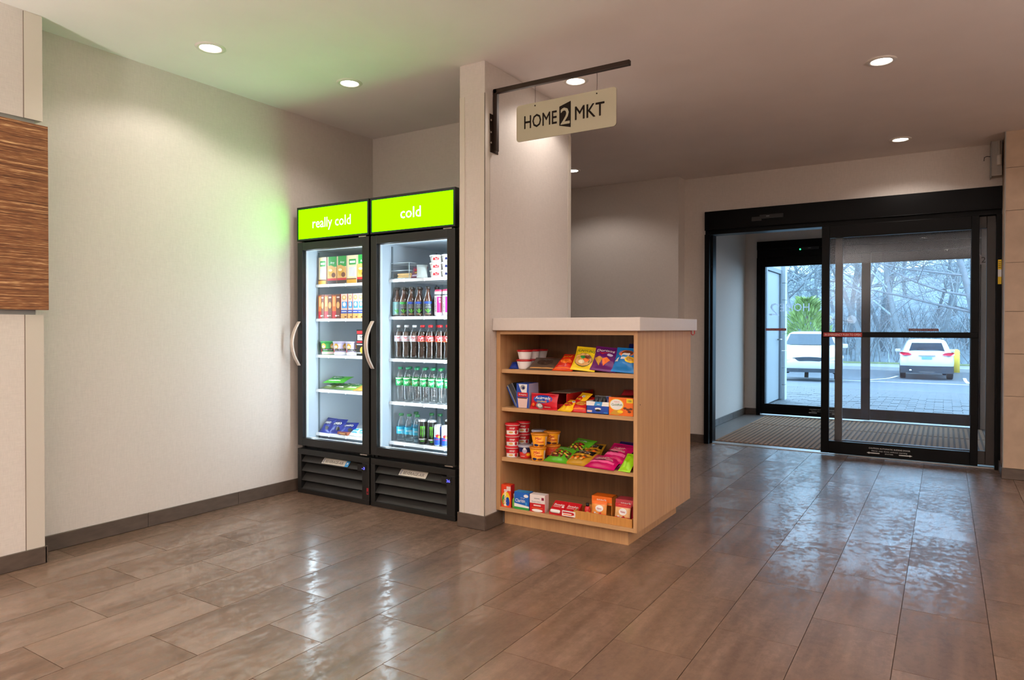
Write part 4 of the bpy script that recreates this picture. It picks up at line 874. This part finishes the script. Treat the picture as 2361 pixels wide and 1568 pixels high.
def ravi(m):
    m.rect(-.05, .05, .038, .066, NAVY); m.ell(-.006, .046, .014, .015, LILAC); m.ell(-.006, .058, .008, .007, WHITE); m.ell(.016, .024, .016, .011, ORG); m.ell(.016, .025, .011, .007, YEL); m.rect(-.03, -.005, .012, .015, PALE)
rv = mat('pasta_bowl_red', (206,34,30), .35); lg = mat('pasta_lid_grey', (176,176,190), .35)
cup('pasta_bowl', 'blue and red pasta bowl standing alone beside the soup cups', 'bowl', (-2.066, 3.432, Z), .033, .0425, .070, rv, lg, None, ravi, 'pasta bowls')
cup('pasta_bowl', 'blue pasta bowl in the row behind, under its twin', 'bowl', (-2.036, 3.535, Z), .033, .0425, .070, rv, lg, None, ravi, 'pasta bowls')
cup('pasta_bowl', 'blue pasta bowl on top of the stack behind', 'bowl', (-2.036, 3.535, Z+.0765), .033, .0425, .070, mat('pasta_bowl_navy', (26,30,96), .35), lg, None, ravi, 'pasta bowls')
def maccup(m):
    m.text('Mac', -.006, .052, .017, RED, bold=.03, rot=.06, lean=.2); m.text('Cheese', .002, .033, .014, mat('print_vermilion', (226,70,16), .4), width=.048, bold=.03, rot=-.04); m.ell(-.020, .012, .014, .007, NAVY); m.ell(.012, .010, .016, .006, BRN); m.rect(.036, .05, .01, .06, PALE)
MC = mat('mac_cup_yellow', (248,166,24), .35); ML = mat('mac_lid_amber', (214,132,36), .35)
cup('macaroni_cup', 'yellow macaroni cup at the front of the third shelf, lower of two', 'cup', (-1.970, 3.408, Z), .035, .047, .073, MC, ML, None, maccup, 'yellow macaroni cups', lidh=.004)
cup('macaroni_cup', 'yellow macaroni cup stacked on the front one', 'cup', (-1.964, 3.416, Z+.078), .035, .047, .073, MC, ML, None, maccup, 'yellow macaroni cups', lidh=.004)
cup('macaroni_cup', 'macaroni cup on the shelf behind the front stack', 'cup', (-1.940, 3.522, Z), .035, .047, .073, mat('mac_cup_orange', (206,84,26), .35), ML, None, maccup, 'yellow macaroni cups', lidh=.004)
cup('macaroni_cup', 'yellow macaroni cup on top of the rear stack', 'cup', (-1.940, 3.522, Z+.078), .035, .047, .073, MC, ML, None, maccup, 'yellow macaroni cups', lidh=.004)
def trail(m, w, h):
    m.poly([(-w*.46,h*.22),(w*.46,h*.22),(w*.44,h*.56),(0,h*.64),(-w*.44,h*.56)], mat('print_maroon', (104,34,34), .35)); m.text('Trail Mix', 0, h*.76, h*.08, WHITE, width=w*.5, bold=.02)
    for i in range(16): m.ell(w*(-.38+.052*i), h*(.30+.22*((i*7) % 5)/5), w*.06, h*.03, (TAN, BRN, RED, GOLD, LIME)[i % 5])
gf = foil('grass_green', (88,170,34))
for i, (x, y, z, rz, ln, lab) in enumerate(((-1.855, 3.395, .018, -4, 68, 'green trail-mix bag lying at the shelf edge in front of the macaroni cups'), (-1.812, 3.50, .040, -18, 62, 'green trail-mix bag lying on top, behind the other one'))):
    bag('trail_mix_bag', lab, (x, y, Z+z), .155, .165, .044, gf, trail, ln, rz, group='green trail-mix bags', sd=i*3)
def nuts(m, w, h):
    m.rect(-w*.44, w*.44, h*.58, h*.88, BLK); m.text('Honey', -w*.02, h*.78, h*.09, WHITE, width=w*.5, bold=.02); m.text('peanuts', 0, h*.66, h*.07, PALE, width=w*.6)
    for i in range(12): m.ell(w*(-.36+.065*i), h*(.24+.26*((i*5) % 4)/4), w*.07, h*.045, (TAN, ORG, BRN, GOLD)[i % 4])
gdf = foil('old_gold', (190,140,36))
for i, (x, y, z, rz, ln, lab) in enumerate(((-1.722, 3.385, .016, -5, 68, 'gold nut bag lying between the green and pink bags, in front'), (-1.700, 3.49, .030, 10, 66, 'gold nut bag lying behind the front one'))):
    bag('nut_bag', lab, (x, y, Z+z), .150, .160, .040, gdf, nuts, ln, rz, group='gold nut bags', sd=i*4)
def pinkb(m, w, h):
    m.text('sugar', 0, h*.66, h*.10, PALE, width=w*.5, bold=.02); m.rect(-w*.34, w*.3, h*.52, h*.54, PALE); m.rect(-w*.3, w*.34, h*.46, h*.48, PALE); m.rect(-w*.42, w*.42, h*.26, h*.38, mat('print_rose', (236,96,150), .35)); m.rect(-w*.4, w*.1, h*.40, h*.44, mat('print_mulberry', (90,20,44), .35))
pf = foil('magenta', (196,14,96))
bag('candy_bag', 'magenta bag lying at the front edge of the third shelf', (-1.570, 3.362, Z+.018), .185, .135, .042, pf, pinkb, 70, -6, group='magenta bags', sd=2)
bag('candy_bag', 'magenta bag lying on top of the front one', (-1.530, 3.435, Z+.042), .165, .160, .040, pf, pinkb, 60, -14, group='magenta bags', sd=5)
bag('candy_bag', 'dark violet-blue bag lying behind the magenta bags', (-1.495, 3.53, Z+.050), .19, .155, .040, foil('indigo', (50,30,122)), None, 62, -6, sd=8)
def strp(m, w, h):
    for i in range(7): m.rect(-w*.42+w*.12*i, -w*.36+w*.12*i, h*.14, h*.5, (PALE, mat('print_rose', (236,96,150)))[i % 2], sk=.012)
bag('candy_bag', 'pink striped bag lying between magenta bag and lime bag', (-1.432, 3.395, Z+.018), .10, .15, .034, foil('plum_pink', (140,40,84)), strp, 68, -10, sd=3)
bag('candy_bag', 'lime green bag squeezed against the cabinet side', (-1.412, 3.366, Z+.010), .075, .120, .036, foil('lime', (156,216,20)), None, 48, -12, sd=6)

# ------------------------------------------------------------------ bottom shelf
Z = .115
def deter(m, w, h):
    m.ell(-w*.02, h*.36, w*.42, h*.33, YEL, 22); m.ell(-w*.24, h*.32, w*.18, h*.22, GRN); m.ell(w*.16, h*.26, w*.2, h*.2, BLUE); m.ell(-w*.2, h*.24, w*.12, h*.12, GOLD); m.rect(w*.06, w*.48, h*.74, h*.94, PALE)
    m.text('Bounce', -w*.02, h*.42, w*.34, WHITE, width=h*.74, rot=-math.pi/2, bold=.03); m.text('fresh', w*.20, h*.3, w*.12, NAVY, width=h*.3, rot=-math.pi/2)
carton('laundry_box', 'tall orange laundry box standing at the end of the bottom shelf', 'box', (-2.163, 3.372, Z), .064, .045, .130, mat('laundry_orange', (226,62,22), .4), deter, rz=4, side=RED)
t = thing('small_bottle', 'small green bottle between the orange and blue boxes', 'bottle', (-2.112, 3.390, Z), (0, 0, R(25)))
M().lathe([(.013,0),(.0175,.004),(.0175,.045),(.011,.058),(.008,.060)], mat('green_soap', (110,176,70), .3), 18).obj('body', t)
M().lathe([(.0105,.060),(.0105,.078),(.009,.081)], mat('translucent_cap', (176,166,150), .4), 14).obj('cap', t)
def clar(m, w, h):
    m.rect(-w*.5, w*.5, 0, h*.14, GRN); m.poly([(-w*.5,h*.14),(w*.5,h*.12),(w*.5,h*.22),(-w*.5,h*.34)], WHITE); m.text('Claritin', -w*.10, h*.52, h*.20, WHITE, width=w*.66, bold=.02); m.ell(w*.30, h*.80, w*.16, h*.09, WHITE); m.text('allergy', w*.08, h*.68, h*.06, WHITE, width=w*.3); m.rect(-w*.3, w*.3, h*.40, h*.415, SKY); m.ell(w*.32, h*.36, w*.07, h*.1, SKY)
carton('medicine_box', 'blue allergy medicine box with a green foot', 'box', (-2.058, 3.374, Z), .096, .05, .100, mat('medicine_blue', (22,98,190), .4), clar, rz=3, side=BLUE, top=SKY)
def wred(m, w, h):
    m.rect(-w*.5, w*.5, 0, h*.50, RED); m.text('Ibuprofen', -w*.08, h*.60, h*.08, GREY, width=w*.56, bold=.02); m.rect(w*.28, w*.44, h*.70, h*.86, mat('print_wine', (140,20,60), .4)); m.ell(0, h*.09, w*.36, h*.085, WHITE); m.rect(-w*.24, w*.24, h*.34, h*.42, PALE); m.rect(-w*.36, w*.36, h*.22, h*.25, ORG); m.rect(-w*.2, w*.16, h*.76, h*.80, SILV)
carton('medicine_box', 'white and red medicine box beside the blue one', 'box', (-1.955, 3.376, Z), .096, .05, .098, mat('medicine_white', (228,216,212), .45), wred, rz=3, side=PALE)
for i, x in enumerate((-1.838, -1.752)):
    t = thing('display_tray', ('red slanted tray of pain-relief packets beside the white and red box', 'red slanted tray of pain-relief packets beside the bamboo tray')[i], 'display tray', (x, 3.378, Z), (0, 0, R(-1)), 'red slanted trays')
    m = M(); m.hexa([(-.042,0,0),(.042,0,0),(.042,.075,0),(-.042,.075,0),(-.042,0,.016),(.042,0,.016),(.042,.075,.062),(-.042,.075,.062)], RED); m.obj('tray', t)
    m = M(lambda u, v, e: (u, .014+v*.86-e*.5, .0255+v*.53+e)); m.text('Excedrin', 0, .040, .014, WHITE, width=.064, bold=.03, lean=.25); m.rect(-.034, .012, .022, .026, PALE); m.rect(.020, .034, .020, .030, WHITE); m.obj('printed_top', t)
    if i == 0: M().lathe([(0,-.031),(.0085,-.028),(.010,-.02),(.010,.02),(.0085,.028),(0,.031)], WHITE, 14, (0, -.004, .0225), axis='x', caps=False).obj('white_tube', t)
    else:
        m = M(); m.box(-.040, .040, -.010, -.0005, .006, .034, WHITE); m.map = lambda u, v, e: (u, -.010-e, v); m.rect(-.036, .030, .022, .030, RED); m.rect(-.032, .026, .012, .017, ORG); m.rect(.02, .036, .016, .028, RED); m.obj('packet', t)
t = thing('bamboo_tray', 'shallow bamboo tray at the cabinet corner of the bottom shelf', 'tray', (-1.551, 3.372, Z), (0, 0, R(-.5)))
M().box(-.172, .172, 0, .17, 0, .005, BAMBOO).obj('tray_bottom', t)
for a in ((-.172,.172,0,.006,.005,.044), (-.172,.172,.164,.17,.005,.044), (-.172,-.166,.006,.164,.005,.044), (.166,.172,.006,.164,.005,.044)): M().box(*a, BAMBOO).obj('tray_side', t)
t = thing('energy_shot', 'tiny red bottle with a black cap standing in the bamboo tray', 'bottle', (-1.652, 3.402, Z+.0055), (0, 0, R(25)))
m = M(lambda u, v, e: ((.0172+e)*math.sin(u/.017), -(.0172+e)*math.cos(u/.017), v)); m.lathe([(.014,0),(.017,.003),(.017,.050),(.013,.062),(.009,.066)], SR, 18); m.ell(0, .028, .013, .012, TAN); m.ell(0, .029, .009, .008, CLAW); m.rect(-.012, .012, .046, .049, YEL); m.obj('body', t)
M().lathe([(.0098,.066),(.0098,.080),(.008,.082)], BLK, 14).obj('cap', t)
def pouch(c):
    def f(m, w, h):
        m.rect(-w*.5, w*.5, h*.80, h, c); m.rect(-w*.5, w*.5, 0, h*.30, c); m.ell(w*.06, h*.58, w*.26, h*.18, WHITE); m.text('Nuts', w*.06, h*.58, h*.10, RED, width=w*.3, bold=.02)
        for i in range(10): m.ell(w*(-.36+.075*i), h*(.08+.32*((i*7) % 5)/5), w*.07, h*.04, (PALE, ORG, WHITE, RED)[i % 4])
    return f
def open_box(nm, lab, x, c, c2):
    t = thing(nm, lab, 'box', (x, 3.425, Z+.0055), (0, 0, R(2)))
    m = M(); w, d, h = .118, .095, .118
    m.box(-w/2, w/2, d-.003, d, 0, h, c2).box(-w/2, -w/2+.003, .02, d, 0, h, c2).box(w/2-.003, w/2, .02, d, 0, h, c2).box(-w/2, w/2, .018, .021, h*.62, h, c).box(-w/2, w/2, .02, d, h-.003, h, c).box(-w/2, w/2, .018, d, 0, .003, c2)
    m.map = lambda u, v, e: (u, .018-e, v); m.rect(-w*.5, w*.5, h*.66, h*.72, TAN); m.text('snack', 0, h*.85, h*.11, WHITE, width=w*.5, bold=.02); m.obj('box', t)
    return t
open_box('pouch_box', 'orange open pouch box in the bamboo tray beside the tiny red bottle', -1.585, ORG, mat('box_amber', (222,150,66), .5))
open_box('pouch_box', 'pink and tan open pouch box in the bamboo tray at the cabinet side', -1.443, mat('box_rose', (196,70,80), .5), mat('box_tan', (226,176,120), .5))
bag('snack_pouch', 'orange and white snack pouch leaning out of the orange box', (-1.590, 3.412, Z+.008), .092, .098, .020, foil('pouch_amber', (230,150,70)), pouch(ORG), 8, 2, group='snack pouches in the open boxes', sd=2)
bag('snack_pouch', 'red and tan snack pouch leaning out of the pink box', (-1.452, 3.408, Z+.008), .092, .100, .020, foil('pouch_tan', (232,180,120)), pouch(RED), 10, -1, group='snack pouches in the open boxes', sd=4)
bag('snack_pouch', 'dark red snack pouch tucked beside the tan one', (-1.402, 3.432, Z+.008), .030, .085, .014, foil('pouch_wine', (140,18,34)), None, 8, -6, sd=4)

# every loose packet settles on the shelf (or the packet) under it
def settle(name, z=None, dz=0., dx=0., dy=0.):
    o = bpy.data.objects[name]; o.location.x += dx; o.location.y += dy; o.location.z += dz
    if z is not None:
        m = Matrix.LocRotScale(o.location, o.rotation_euler, None); o.location.z += z+.0006-min((m @ v.co).z for v in o.data.vertices)
for n in ('frozen_bag', 'frozen_bag.001', 'frozen_bag.002', 'frozen_bag.003'): settle(n, .722, dy=.006)
for n in ('ice_pack_bag', 'ice_pack_bag.001', 'cookie_bag', 'cookie_bag.001', 'cookie_bag.002'): settle(n, .411, dy=.010)
settle('frozen_bag.004', dz=-.012); settle('ice_cream_bar', dy=.018)
for n in ('drink_can.005', 'drink_can.006', 'drink_can'): settle(n, dy=.010)
for n, dx in (('snack_bag.002', .020), ('snack_bag.003', 0), ('snack_bag.004', 0), ('snack_bag.005', 0), ('snack_bag.006', 0), ('snack_bag.007', 0), ('snack_bag.008', 0), ('snack_bag.009', -.006)): settle(n, .920, dx=dx)
for n in ('candy_bag', 'candy_bag.002', 'candy_bag.003', 'candy_bag.004'): settle(n, .697)
settle('candy_bag.001', dz=-.010); settle('plastic_case', dz=.0165, dx=.029)
for n, dx in (('candy_bag.005', 0), ('candy_bag.008', -.012), ('candy_bag.009', -.014), ('nut_bag', 0), ('trail_mix_bag', 0)): settle(n, .404, dx=dx, dy=.004)
settle('candy_bag.006', dz=-.014); settle('candy_bag.007', dz=-.018); settle('nut_bag.001', dz=-.012); settle('trail_mix_bag.001', dz=-.014)
for n in ('soup_cup', 'soup_cup.001', 'soup_cup.002'): settle(n, dx=.003)
# ------------------------------------------------------------------ outside the doors
def gz(y): return -.02 if y < 13.5 else (-.02-.0413*(y-13.5) if y < 29 else -.66)
ASPH = mat('wet_asphalt', (80,84,90), .55, var=.12, scale=3); CONC = mat('pale_concrete', (150,150,148), .8, var=.06, scale=4); LINE = mat('road_paint_white', (236,238,236), .6); PAVE = mat('grey_concrete_paver', (78,80,82), .6, var=.12, scale=2.2); GRAS = mat('dull_winter_grass', (120,128,84), .95, var=.25, scale=8)
m = M(); ys = [9.72, 13.5, 16.2, 20, 25, 29, 34.6]
for a, b in zip(ys, ys[1:]): m.quad((-30, a, gz(a)-.03), (22, a, gz(a)-.03), (22, b, gz(b)-.03), (-30, b, gz(b)-.03), ASPH)
gr = struct('ground', m, 'pale asphalt car park sloping away from the entrance')
pv = M(); random.seed(3)
for j in range(44):
    y = 9.74+j*.155
    for i in range(30):
        x = -4.6+i*.235+(.118 if j % 2 else 0); z = gz(y+.07)+random.uniform(-.003, .003); pv.box(x+.003, x+.232, y+.003, y+.152, z-.035, z, PAVE)
tag(pv.obj('paver_field', gr), kind='stuff')
m = M(); m.box(-30, 22, 34.6, 37.4, -.7, -.54, CONC); struct('pavement', m, 'pale concrete strip along the far edge of the car park')
m = M(); m.grid(lambda a, b: (-36+64*a, 37.4+38*b, -.58+.12*b*8+(6.5*b**1.15 if b > .07 else 0)+.5*math.sin(a*19+b*9)), 24, 24, mat('hazed_leaf_litter', (128,140,146), .95, var=.3, scale=.8)); struct('hillside', m, 'steep wooded bank rising behind the car park')  # hill colour lightened to stand in for haze
m = M(); m.box(-30, 22, 37.4, 38.6, -.62, -.50, GRAS); struct('grass_strip', m)
for n, (x0, y0, x1, y1, w) in enumerate(((-2.2, 25.2, -1.55, 30.6, .10), (.62, 25.6, .62, 30.6, .10), (-5.2, 24.0, .6, 24.0, .10))):
    d = Vector((x1-x0, y1-y0, 0)).normalized(); q = Vector((-d.y, d.x, 0))*w/2; m = M(); k = 8
    for i in range(k):
        a = Vector((x0, y0, 0)).lerp(Vector((x1, y1, 0)), i/k); b = Vector((x0, y0, 0)).lerp(Vector((x1, y1, 0)), (i+1)/k)
        m.quad((a.x+q.x, a.y+q.y, gz(a.y)-.022), (a.x-q.x, a.y-q.y, gz(a.y)-.022), (b.x-q.x, b.y-q.y, gz(b.y)-.022), (b.x+q.x, b.y+q.y, gz(b.y)-.022), LINE)
    m.obj('painted_line', gr)
# side wall with a steel door beyond the outer glass
EXW = mat('pale_blue_grey_block', (176,182,186), .8, var=.05, scale=5); STD = mat('grey_steel_door', (136,142,146), .4, var=.04, scale=3)
m = M(); m.box(-2.9, -2.30, 9.75, 10.85, -.05, 3.3, EXW).box(-2.9, -2.30, 10.85, 12.0, 2.12, 3.3, EXW).box(-2.9, -2.36, 10.85, 12.0, -.05, 2.12, EXW)
we = struct('wall_exterior', m, 'pale block wall outside with a grey steel door')
for i in range(12):
    z = -.05+i*.28; bx(-2.9, -2.235, 12.0, 12.16, z+.004, z+.276, EXW).obj('block', we)
d3 = tag(bpy.data.objects.new('door_3', None), 'grey steel service door in the side wall outside', None, None, 'structure'); COL.objects.link(d3); d3.location = (-2.33, 11.4, 0)
def p3_(mm, n, **k): o = mm.obj(n, d3, **k); o.location = (2.33, -11.4, 0); return o
p3_(bx(-2.335, -2.315, 10.93, 11.92, .0, 2.05, STD), 'door_leaf', bevel=.004)
m = M(); f = mat('grey_steel_frame', (104,112,118), .45); m.box(-2.36, -2.285, 10.85, 10.925, 0, 2.12, f).box(-2.36, -2.285, 11.925, 12.0, 0, 2.12, f).box(-2.36, -2.285, 10.925, 11.925, 2.055, 2.12, f); p3_(m, 'door_frame')
m = M(); m.tube([(-2.315,11.82,.98),(-2.25,11.82,.98),(-2.25,11.70,.98)], .012, STEEL); p3_(m, 'lever_handle')
for z in (.3, 1.05, 1.75): p3_(bx(-2.315, -2.300, 10.925, 10.945, z, z+.11, f), 'hinge')

# cars: rings stacked upwards
def ring(w, y0, y1, z, r, n=6):
    r = min(r, w*.9, (y1-y0)*.45); out = []
    for cx_, cy_, a0 in ((w-r, y0+r, -90), (w-r, y1-r, 0), (-w+r, y1-r, 90), (-w+r, y0+r, 180)):
        for i in range(n): a = R(a0+i*90/(n-1)); out.append((cx_+r*math.cos(a), cy_+r*math.sin(a), z))
    return out
def loft(rows, m_, mm):
    rs = [ring(*q) for q in rows]; n = len(rs[0]); vs = [p for q in rs for p in q]; fs = []
    for j in range(len(rs)-1):
        for i in range(n): k = (i+1) % n; fs.append((j*n+i, j*n+k, (j+1)*n+k, (j+1)*n+i))
    fs.append(tuple((len(rs)-1)*n+i for i in range(n))); fs.append(tuple(range(n))[::-1]); mm.add(vs, fs, m_, True); return mm
CARW = mat('white_car_paint', (196,196,200), .25, coat=.8); CGL = mat('car_glass', (20,34,46), .2, spec=.25); CGW = mat('grey_windscreen', (40,52,62), .25, spec=.2); TYRE = mat('tyre_rubber', (20,20,22), .8); TAIL = mat('tail_lamp_red', (206,26,60), .2, coat=.8); DKP = mat('dark_bumper', (40,46,54), .6); CHR = mat('chrome', (210,212,214), .15, metal=1.)  # the windscreen is plain dark grey-blue glass
def wheels(t, W_, ys, r):
    for y in ys:
        for s in (-1, 1):
            w = M().lathe([(r*.55,-.1),(r*.93,-.105),(r,-.07),(r,.07),(r*.93,.105),(r*.55,.1)], TYRE, 24, (s*W_, y, r), axis='x').obj('wheel', t)
            M().lathe([(.001,-.085),(r*.54,-.095),(r*.56,.095),(.001,.085)], GREY, 16, (s*W_, y, r), axis='x').obj('rim', w)
t = thing('car', 'white crossover car parked with its rear towards the entrance', 'car', (-.55, 28.9, -.69), (0, 0, R(3)))
m = loft([(.80,.10,4.4,.30,.3),(.885,.02,4.55,.42,.4),(.91,.0,4.6,.60,.4),(.915,.02,4.6,.78,.4),(.905,.06,4.5,.92,.4),(.875,.10,4.3,1.02,.38),(.80,.20,3.35,1.12,.35),(.74,.33,3.0,1.30,.33),(.67,.44,2.65,1.46,.3),(.60,.50,2.45,1.545,.3),(.48,.62,2.2,1.575,.28)], CARW, M()); m.obj('body', t)
def rear(z): return {.62:.0}.get(z, .10+max(0, z-1.02)*.80)
m = M(); m.grid(lambda a, b: ((a-.5)*2*(.60-.10*b-.0*a), .235+.20*b-.012*math.sin(math.pi*a)-.055+.09*abs(a-.5)**2*4*.4, 1.16+.27*b-.05*(2*abs(a-.5))**3*(1-b)), 10, 4, CGL); m.obj('rear_window', t)
m = M(); m.grid(lambda a, b: ((a-.5)*1.16, .34+.03*b-.20+.09*abs(a-.5)**2, 1.455+.03*b), 8, 1, CARW); m.obj('roof_spoiler', t)
for s in (-1, 1):
    m = M(); m.add([(s*.50,.045,.985),(s*.60,.04,1.05),(s*.86,.14,1.075),(s*.925,.34,1.03),(s*.925,.30,.955),(s*.80,.05,.94),(s*.56,.035,.945)], [(0,1,2,3,4,5,6) if s < 0 else (6,5,4,3,2,1,0)], TAIL); m.obj('tail_light', t)
    M().box(s*.98-.10, s*.98+.10, 2.75, 2.85, 1.0, 1.13, CARW).obj('side_mirror', t, bevel=.03)
    M().tube([(s*.56,.72,1.58),(s*.56,.8,1.61),(s*.56,2.0,1.61),(s*.56,2.1,1.57)], .018, GREYM).obj('roof_rail', t)
m = M(); m.grid(lambda a, b: ((a-.5)*1.78, -.012+.10*(2*abs(a-.5))**4, .26+.28*b), 10, 3, DKP); m.obj('lower_bumper', t)
M().box(-.17, .17, .0, .035, .80, .90, mat('print_plate_teal', (112,160,176), .5)).obj('licence_plate', t); M().box(-.28, .28, .005, .04, .925, .95, CHR).obj('chrome_strip', t)
M().tube([(-.55,-.05,.36),(-.55,.2,.36)], .045, CHR, 12).obj('exhaust_pipe', t); M().box(-.25, .25, -.02, .02, .30, .315, GREYM).obj('skid_trim', t)
M().tube([(.0,.19,1.165),(-.12,.185,1.19),(-.34,.19,1.185)], .012, BLK, 6).obj('rear_wiper', t)
wheels(t, .80, (.86, 3.7), .34); t.scale = (.93,)*3
t = thing('car', 'white car facing the entrance, half hidden by the wall outside', 'car', (-3.35, 21.6, -.37), (0, 0, R(8)))
m = loft([(.80,.12,4.3,.24,.3),(.88,.02,4.5,.36,.45),(.90,.0,4.55,.55,.5),(.90,.03,4.55,.70,.5),(.88,.12,4.5,.84,.5),(.84,.45,4.4,.93,.45),(.78,1.15,4.2,1.02,.4),(.72,1.50,4.0,1.2,.4),(.64,1.85,3.8,1.36,.35),(.55,2.0,3.6,1.42,.3),(.40,2.2,3.3,1.44,.25)], CARW, M()); m.obj('body', t)
m = M(); m.grid(lambda a, b: ((a-.5)*2*(.70-.12*b), 1.12+.66*b-.02+.12*abs(a-.5)**2*4*.5, 1.035+.325*b), 10, 4, CGW); m.obj('windshield', t)
m = M(); m.grid(lambda a, b: ((a-.5)*1.1, .015-.02+.06*(2*abs(a-.5))**3, .58+.12*b-.05*(2*abs(a-.5))**2), 10, 2, DKP); m.obj('grille', t)
for s in (-1, 1):
    m = M(); m.add([(s*.52,.02,.60),(s*.54,.03,.69),(s*.80,.16,.74),(s*.905,.40,.74),(s*.905,.34,.66),(s*.78,.07,.60)], [(0,1,2,3,4,5) if s < 0 else (5,4,3,2,1,0)], mat('headlamp_clear', (196,206,216), .1, coat=1.)); m.obj('headlight', t)
    M().box(s*.96-.10, s*.96+.10, 1.45, 1.56, .93, 1.06, CARW).obj('side_mirror', t, bevel=.03)
m = M(); m.grid(lambda a, b: ((a-.5)*1.6, -.012+.08*(2*abs(a-.5))**3, .26+.10*b), 8, 1, DKP); m.obj('lower_grille', t)
wheels(t, .78, (.88, 3.55), .32)
t = thing('bollard', 'yellow safety post at the car park edge beside the crossover car', 'bollard', (.40, 33.9, -.66))
M().lathe([(.125,0),(.125,.86),(.10,.93),(.04,.965)], mat('bollard_yellow', (236,196,70), .5), 16).obj('post', t)

# evergreen shrub
random.seed(11)
t = thing('evergreen_shrub', 'bright green evergreen shrub behind the half hidden white car', 'shrub', (-3.95, 24.9, gz(24.9)))
M().tube([(0,0,0),(.05,0,1.2),(0,0,2.4)], [.07,.05,.02], mat('shrub_bark', (90,74,62), .9), 6).obj('stem', t)
m = M(); EG = mat('evergreen_sprays', (128,150,84), .8, var=.35, scale=3)
for i in range(2000):
    h = random.random()**.8; a = random.uniform(0, 6.283); rad = (.95*(1-h)**.6+.12)*random.uniform(.35, 1); p = Vector((rad*math.cos(a), rad*math.sin(a), .25+2.35*h)); d = Vector((math.cos(a), math.sin(a), .9)).normalized()*random.uniform(.14, .30); q = d.cross(Vector((random.uniform(-1,1), random.uniform(-1,1), 1))).normalized()*.030
    m.add([p-q*.4, p+d*.5-q, p+d, p+d*.5+q, p+q*.4], [(0,1,2,3,4)], EG)
m.obj('foliage', t)

# leafless trees on the bank
BARK = mat('hazed_bark', (122,130,134), .9, var=.2, scale=6); TWIG = mat('hazed_twigs', (168,180,184), .9, var=.12, scale=2); DTW = mat('hazed_dark_bark', (116,120,124), .9, var=.15, scale=5)  # bark and twig colours lightened in place of outdoor haze
def grow(tr, br, p, d, L, r, lev, tm, bm, sp=.55):
    pts = [p]; k = 4 if lev < 2 else 3
    for i in range(k):
        d = (d+Vector((random.gauss(0,.13), random.gauss(0,.13), random.gauss(.02,.09)))).normalized(); pts.append(pts[-1]+d*L/k)
    (tr if lev == 0 else br).tube(pts, [r*(1-.6*i/k) for i in range(k+1)], tm if lev == 0 else bm, 6 if lev == 0 else 3, False)
    if lev >= 4 or L < .25: return
    nb = (9, 6, 5, 4)[lev]
    for i in range(nb):
        f = (.28 if lev == 0 else .15)+(.72 if lev == 0 else .85)*(i+random.random()*.6)/nb; f = min(f, 1.); q = f*k; j = min(int(q), k-1); b = pts[j].lerp(pts[j+1], q-j)
        a = random.uniform(0, 6.283); e = d.orthogonal().normalized(); e2 = d.cross(e); nd = (d*(1-sp)+(e*math.cos(a)+e2*math.sin(a))*sp*1.15+Vector((0,0,.10))).normalized()
        grow(tr, br, b, nd, L*random.uniform(.42, .62), max(r*.42*(1-.5*f), .006), lev+1, tm, bm, sp)
def tree(label, loc, hgt, r, seed, tm, bm, sp=.55, group=None, sc=1., rz=0):
    random.seed(seed); t = thing('bare_tree', label, 'tree', loc, (0, 0, rz), group); t.scale = (sc,)*3
    tr, br = M(), M(); grow(tr, br, Vector((0,0,-.3)), Vector((0,0,1)), hgt, r, 0, tm, bm, sp); tr.obj('trunk', t); br.obj('branches', t); return t
g = 'leafless trees on the wooded bank'; lb = 'pale leafless tree in the woods beyond the car park'
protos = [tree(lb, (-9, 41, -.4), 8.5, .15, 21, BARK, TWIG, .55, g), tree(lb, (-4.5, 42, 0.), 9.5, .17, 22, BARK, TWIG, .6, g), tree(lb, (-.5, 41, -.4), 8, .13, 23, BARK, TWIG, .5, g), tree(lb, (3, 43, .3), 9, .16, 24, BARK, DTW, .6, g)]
random.seed(5)
def hillz(y): b = (y-37.4)/38; return -.58+.96*b+(6.5*b**1.15 if b > .07 else 0)
for j, y in enumerate((39.5, 42.5, 45.5, 49, 53, 58)):
    for i in range(6):
        x = -13+i*3.1+random.uniform(-1, 1)+(1.5 if j % 2 else 0); p = protos[(i+j*3) % 4]
        o = dup(p, (x, y+random.uniform(-1, 1), hillz(y)-.3), (0, 0, random.uniform(0, 6.28))); s = random.uniform(.8, 1.15); o.scale = (s, s, s)
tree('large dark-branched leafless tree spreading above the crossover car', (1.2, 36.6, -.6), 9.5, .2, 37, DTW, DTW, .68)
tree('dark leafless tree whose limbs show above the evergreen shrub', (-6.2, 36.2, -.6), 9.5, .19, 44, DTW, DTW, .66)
# undergrowth at the foot of the bank
random.seed(9); m = M()
for i in range(900):
    x = random.uniform(-14, 6); y = random.uniform(38.5, 47); b = Vector((x, y, hillz(y)-.1)); d = Vector((random.gauss(0,.3), random.gauss(0,.3), 1)); L = random.uniform(.8, 2.6)
    m.tube([b, b+d*L*.5, b+d*L+Vector((random.gauss(0,.2), 0, 0))], [.022,.016,.006], (TWIG, BARK, DTW)[i % 3], 3, False)
    for q in range(3):
        p = b+d*L*random.uniform(.4, .9); m.tube([p, p+Vector((random.gauss(0,.35), random.gauss(0,.2), random.uniform(.2,.6)))], [.010,.004], (TWIG, BARK)[i % 2], 3, False)
tag(m.obj('undergrowth'), 'tangled bare brush along the foot of the wooded bank', 'undergrowth', None, 'stuff')
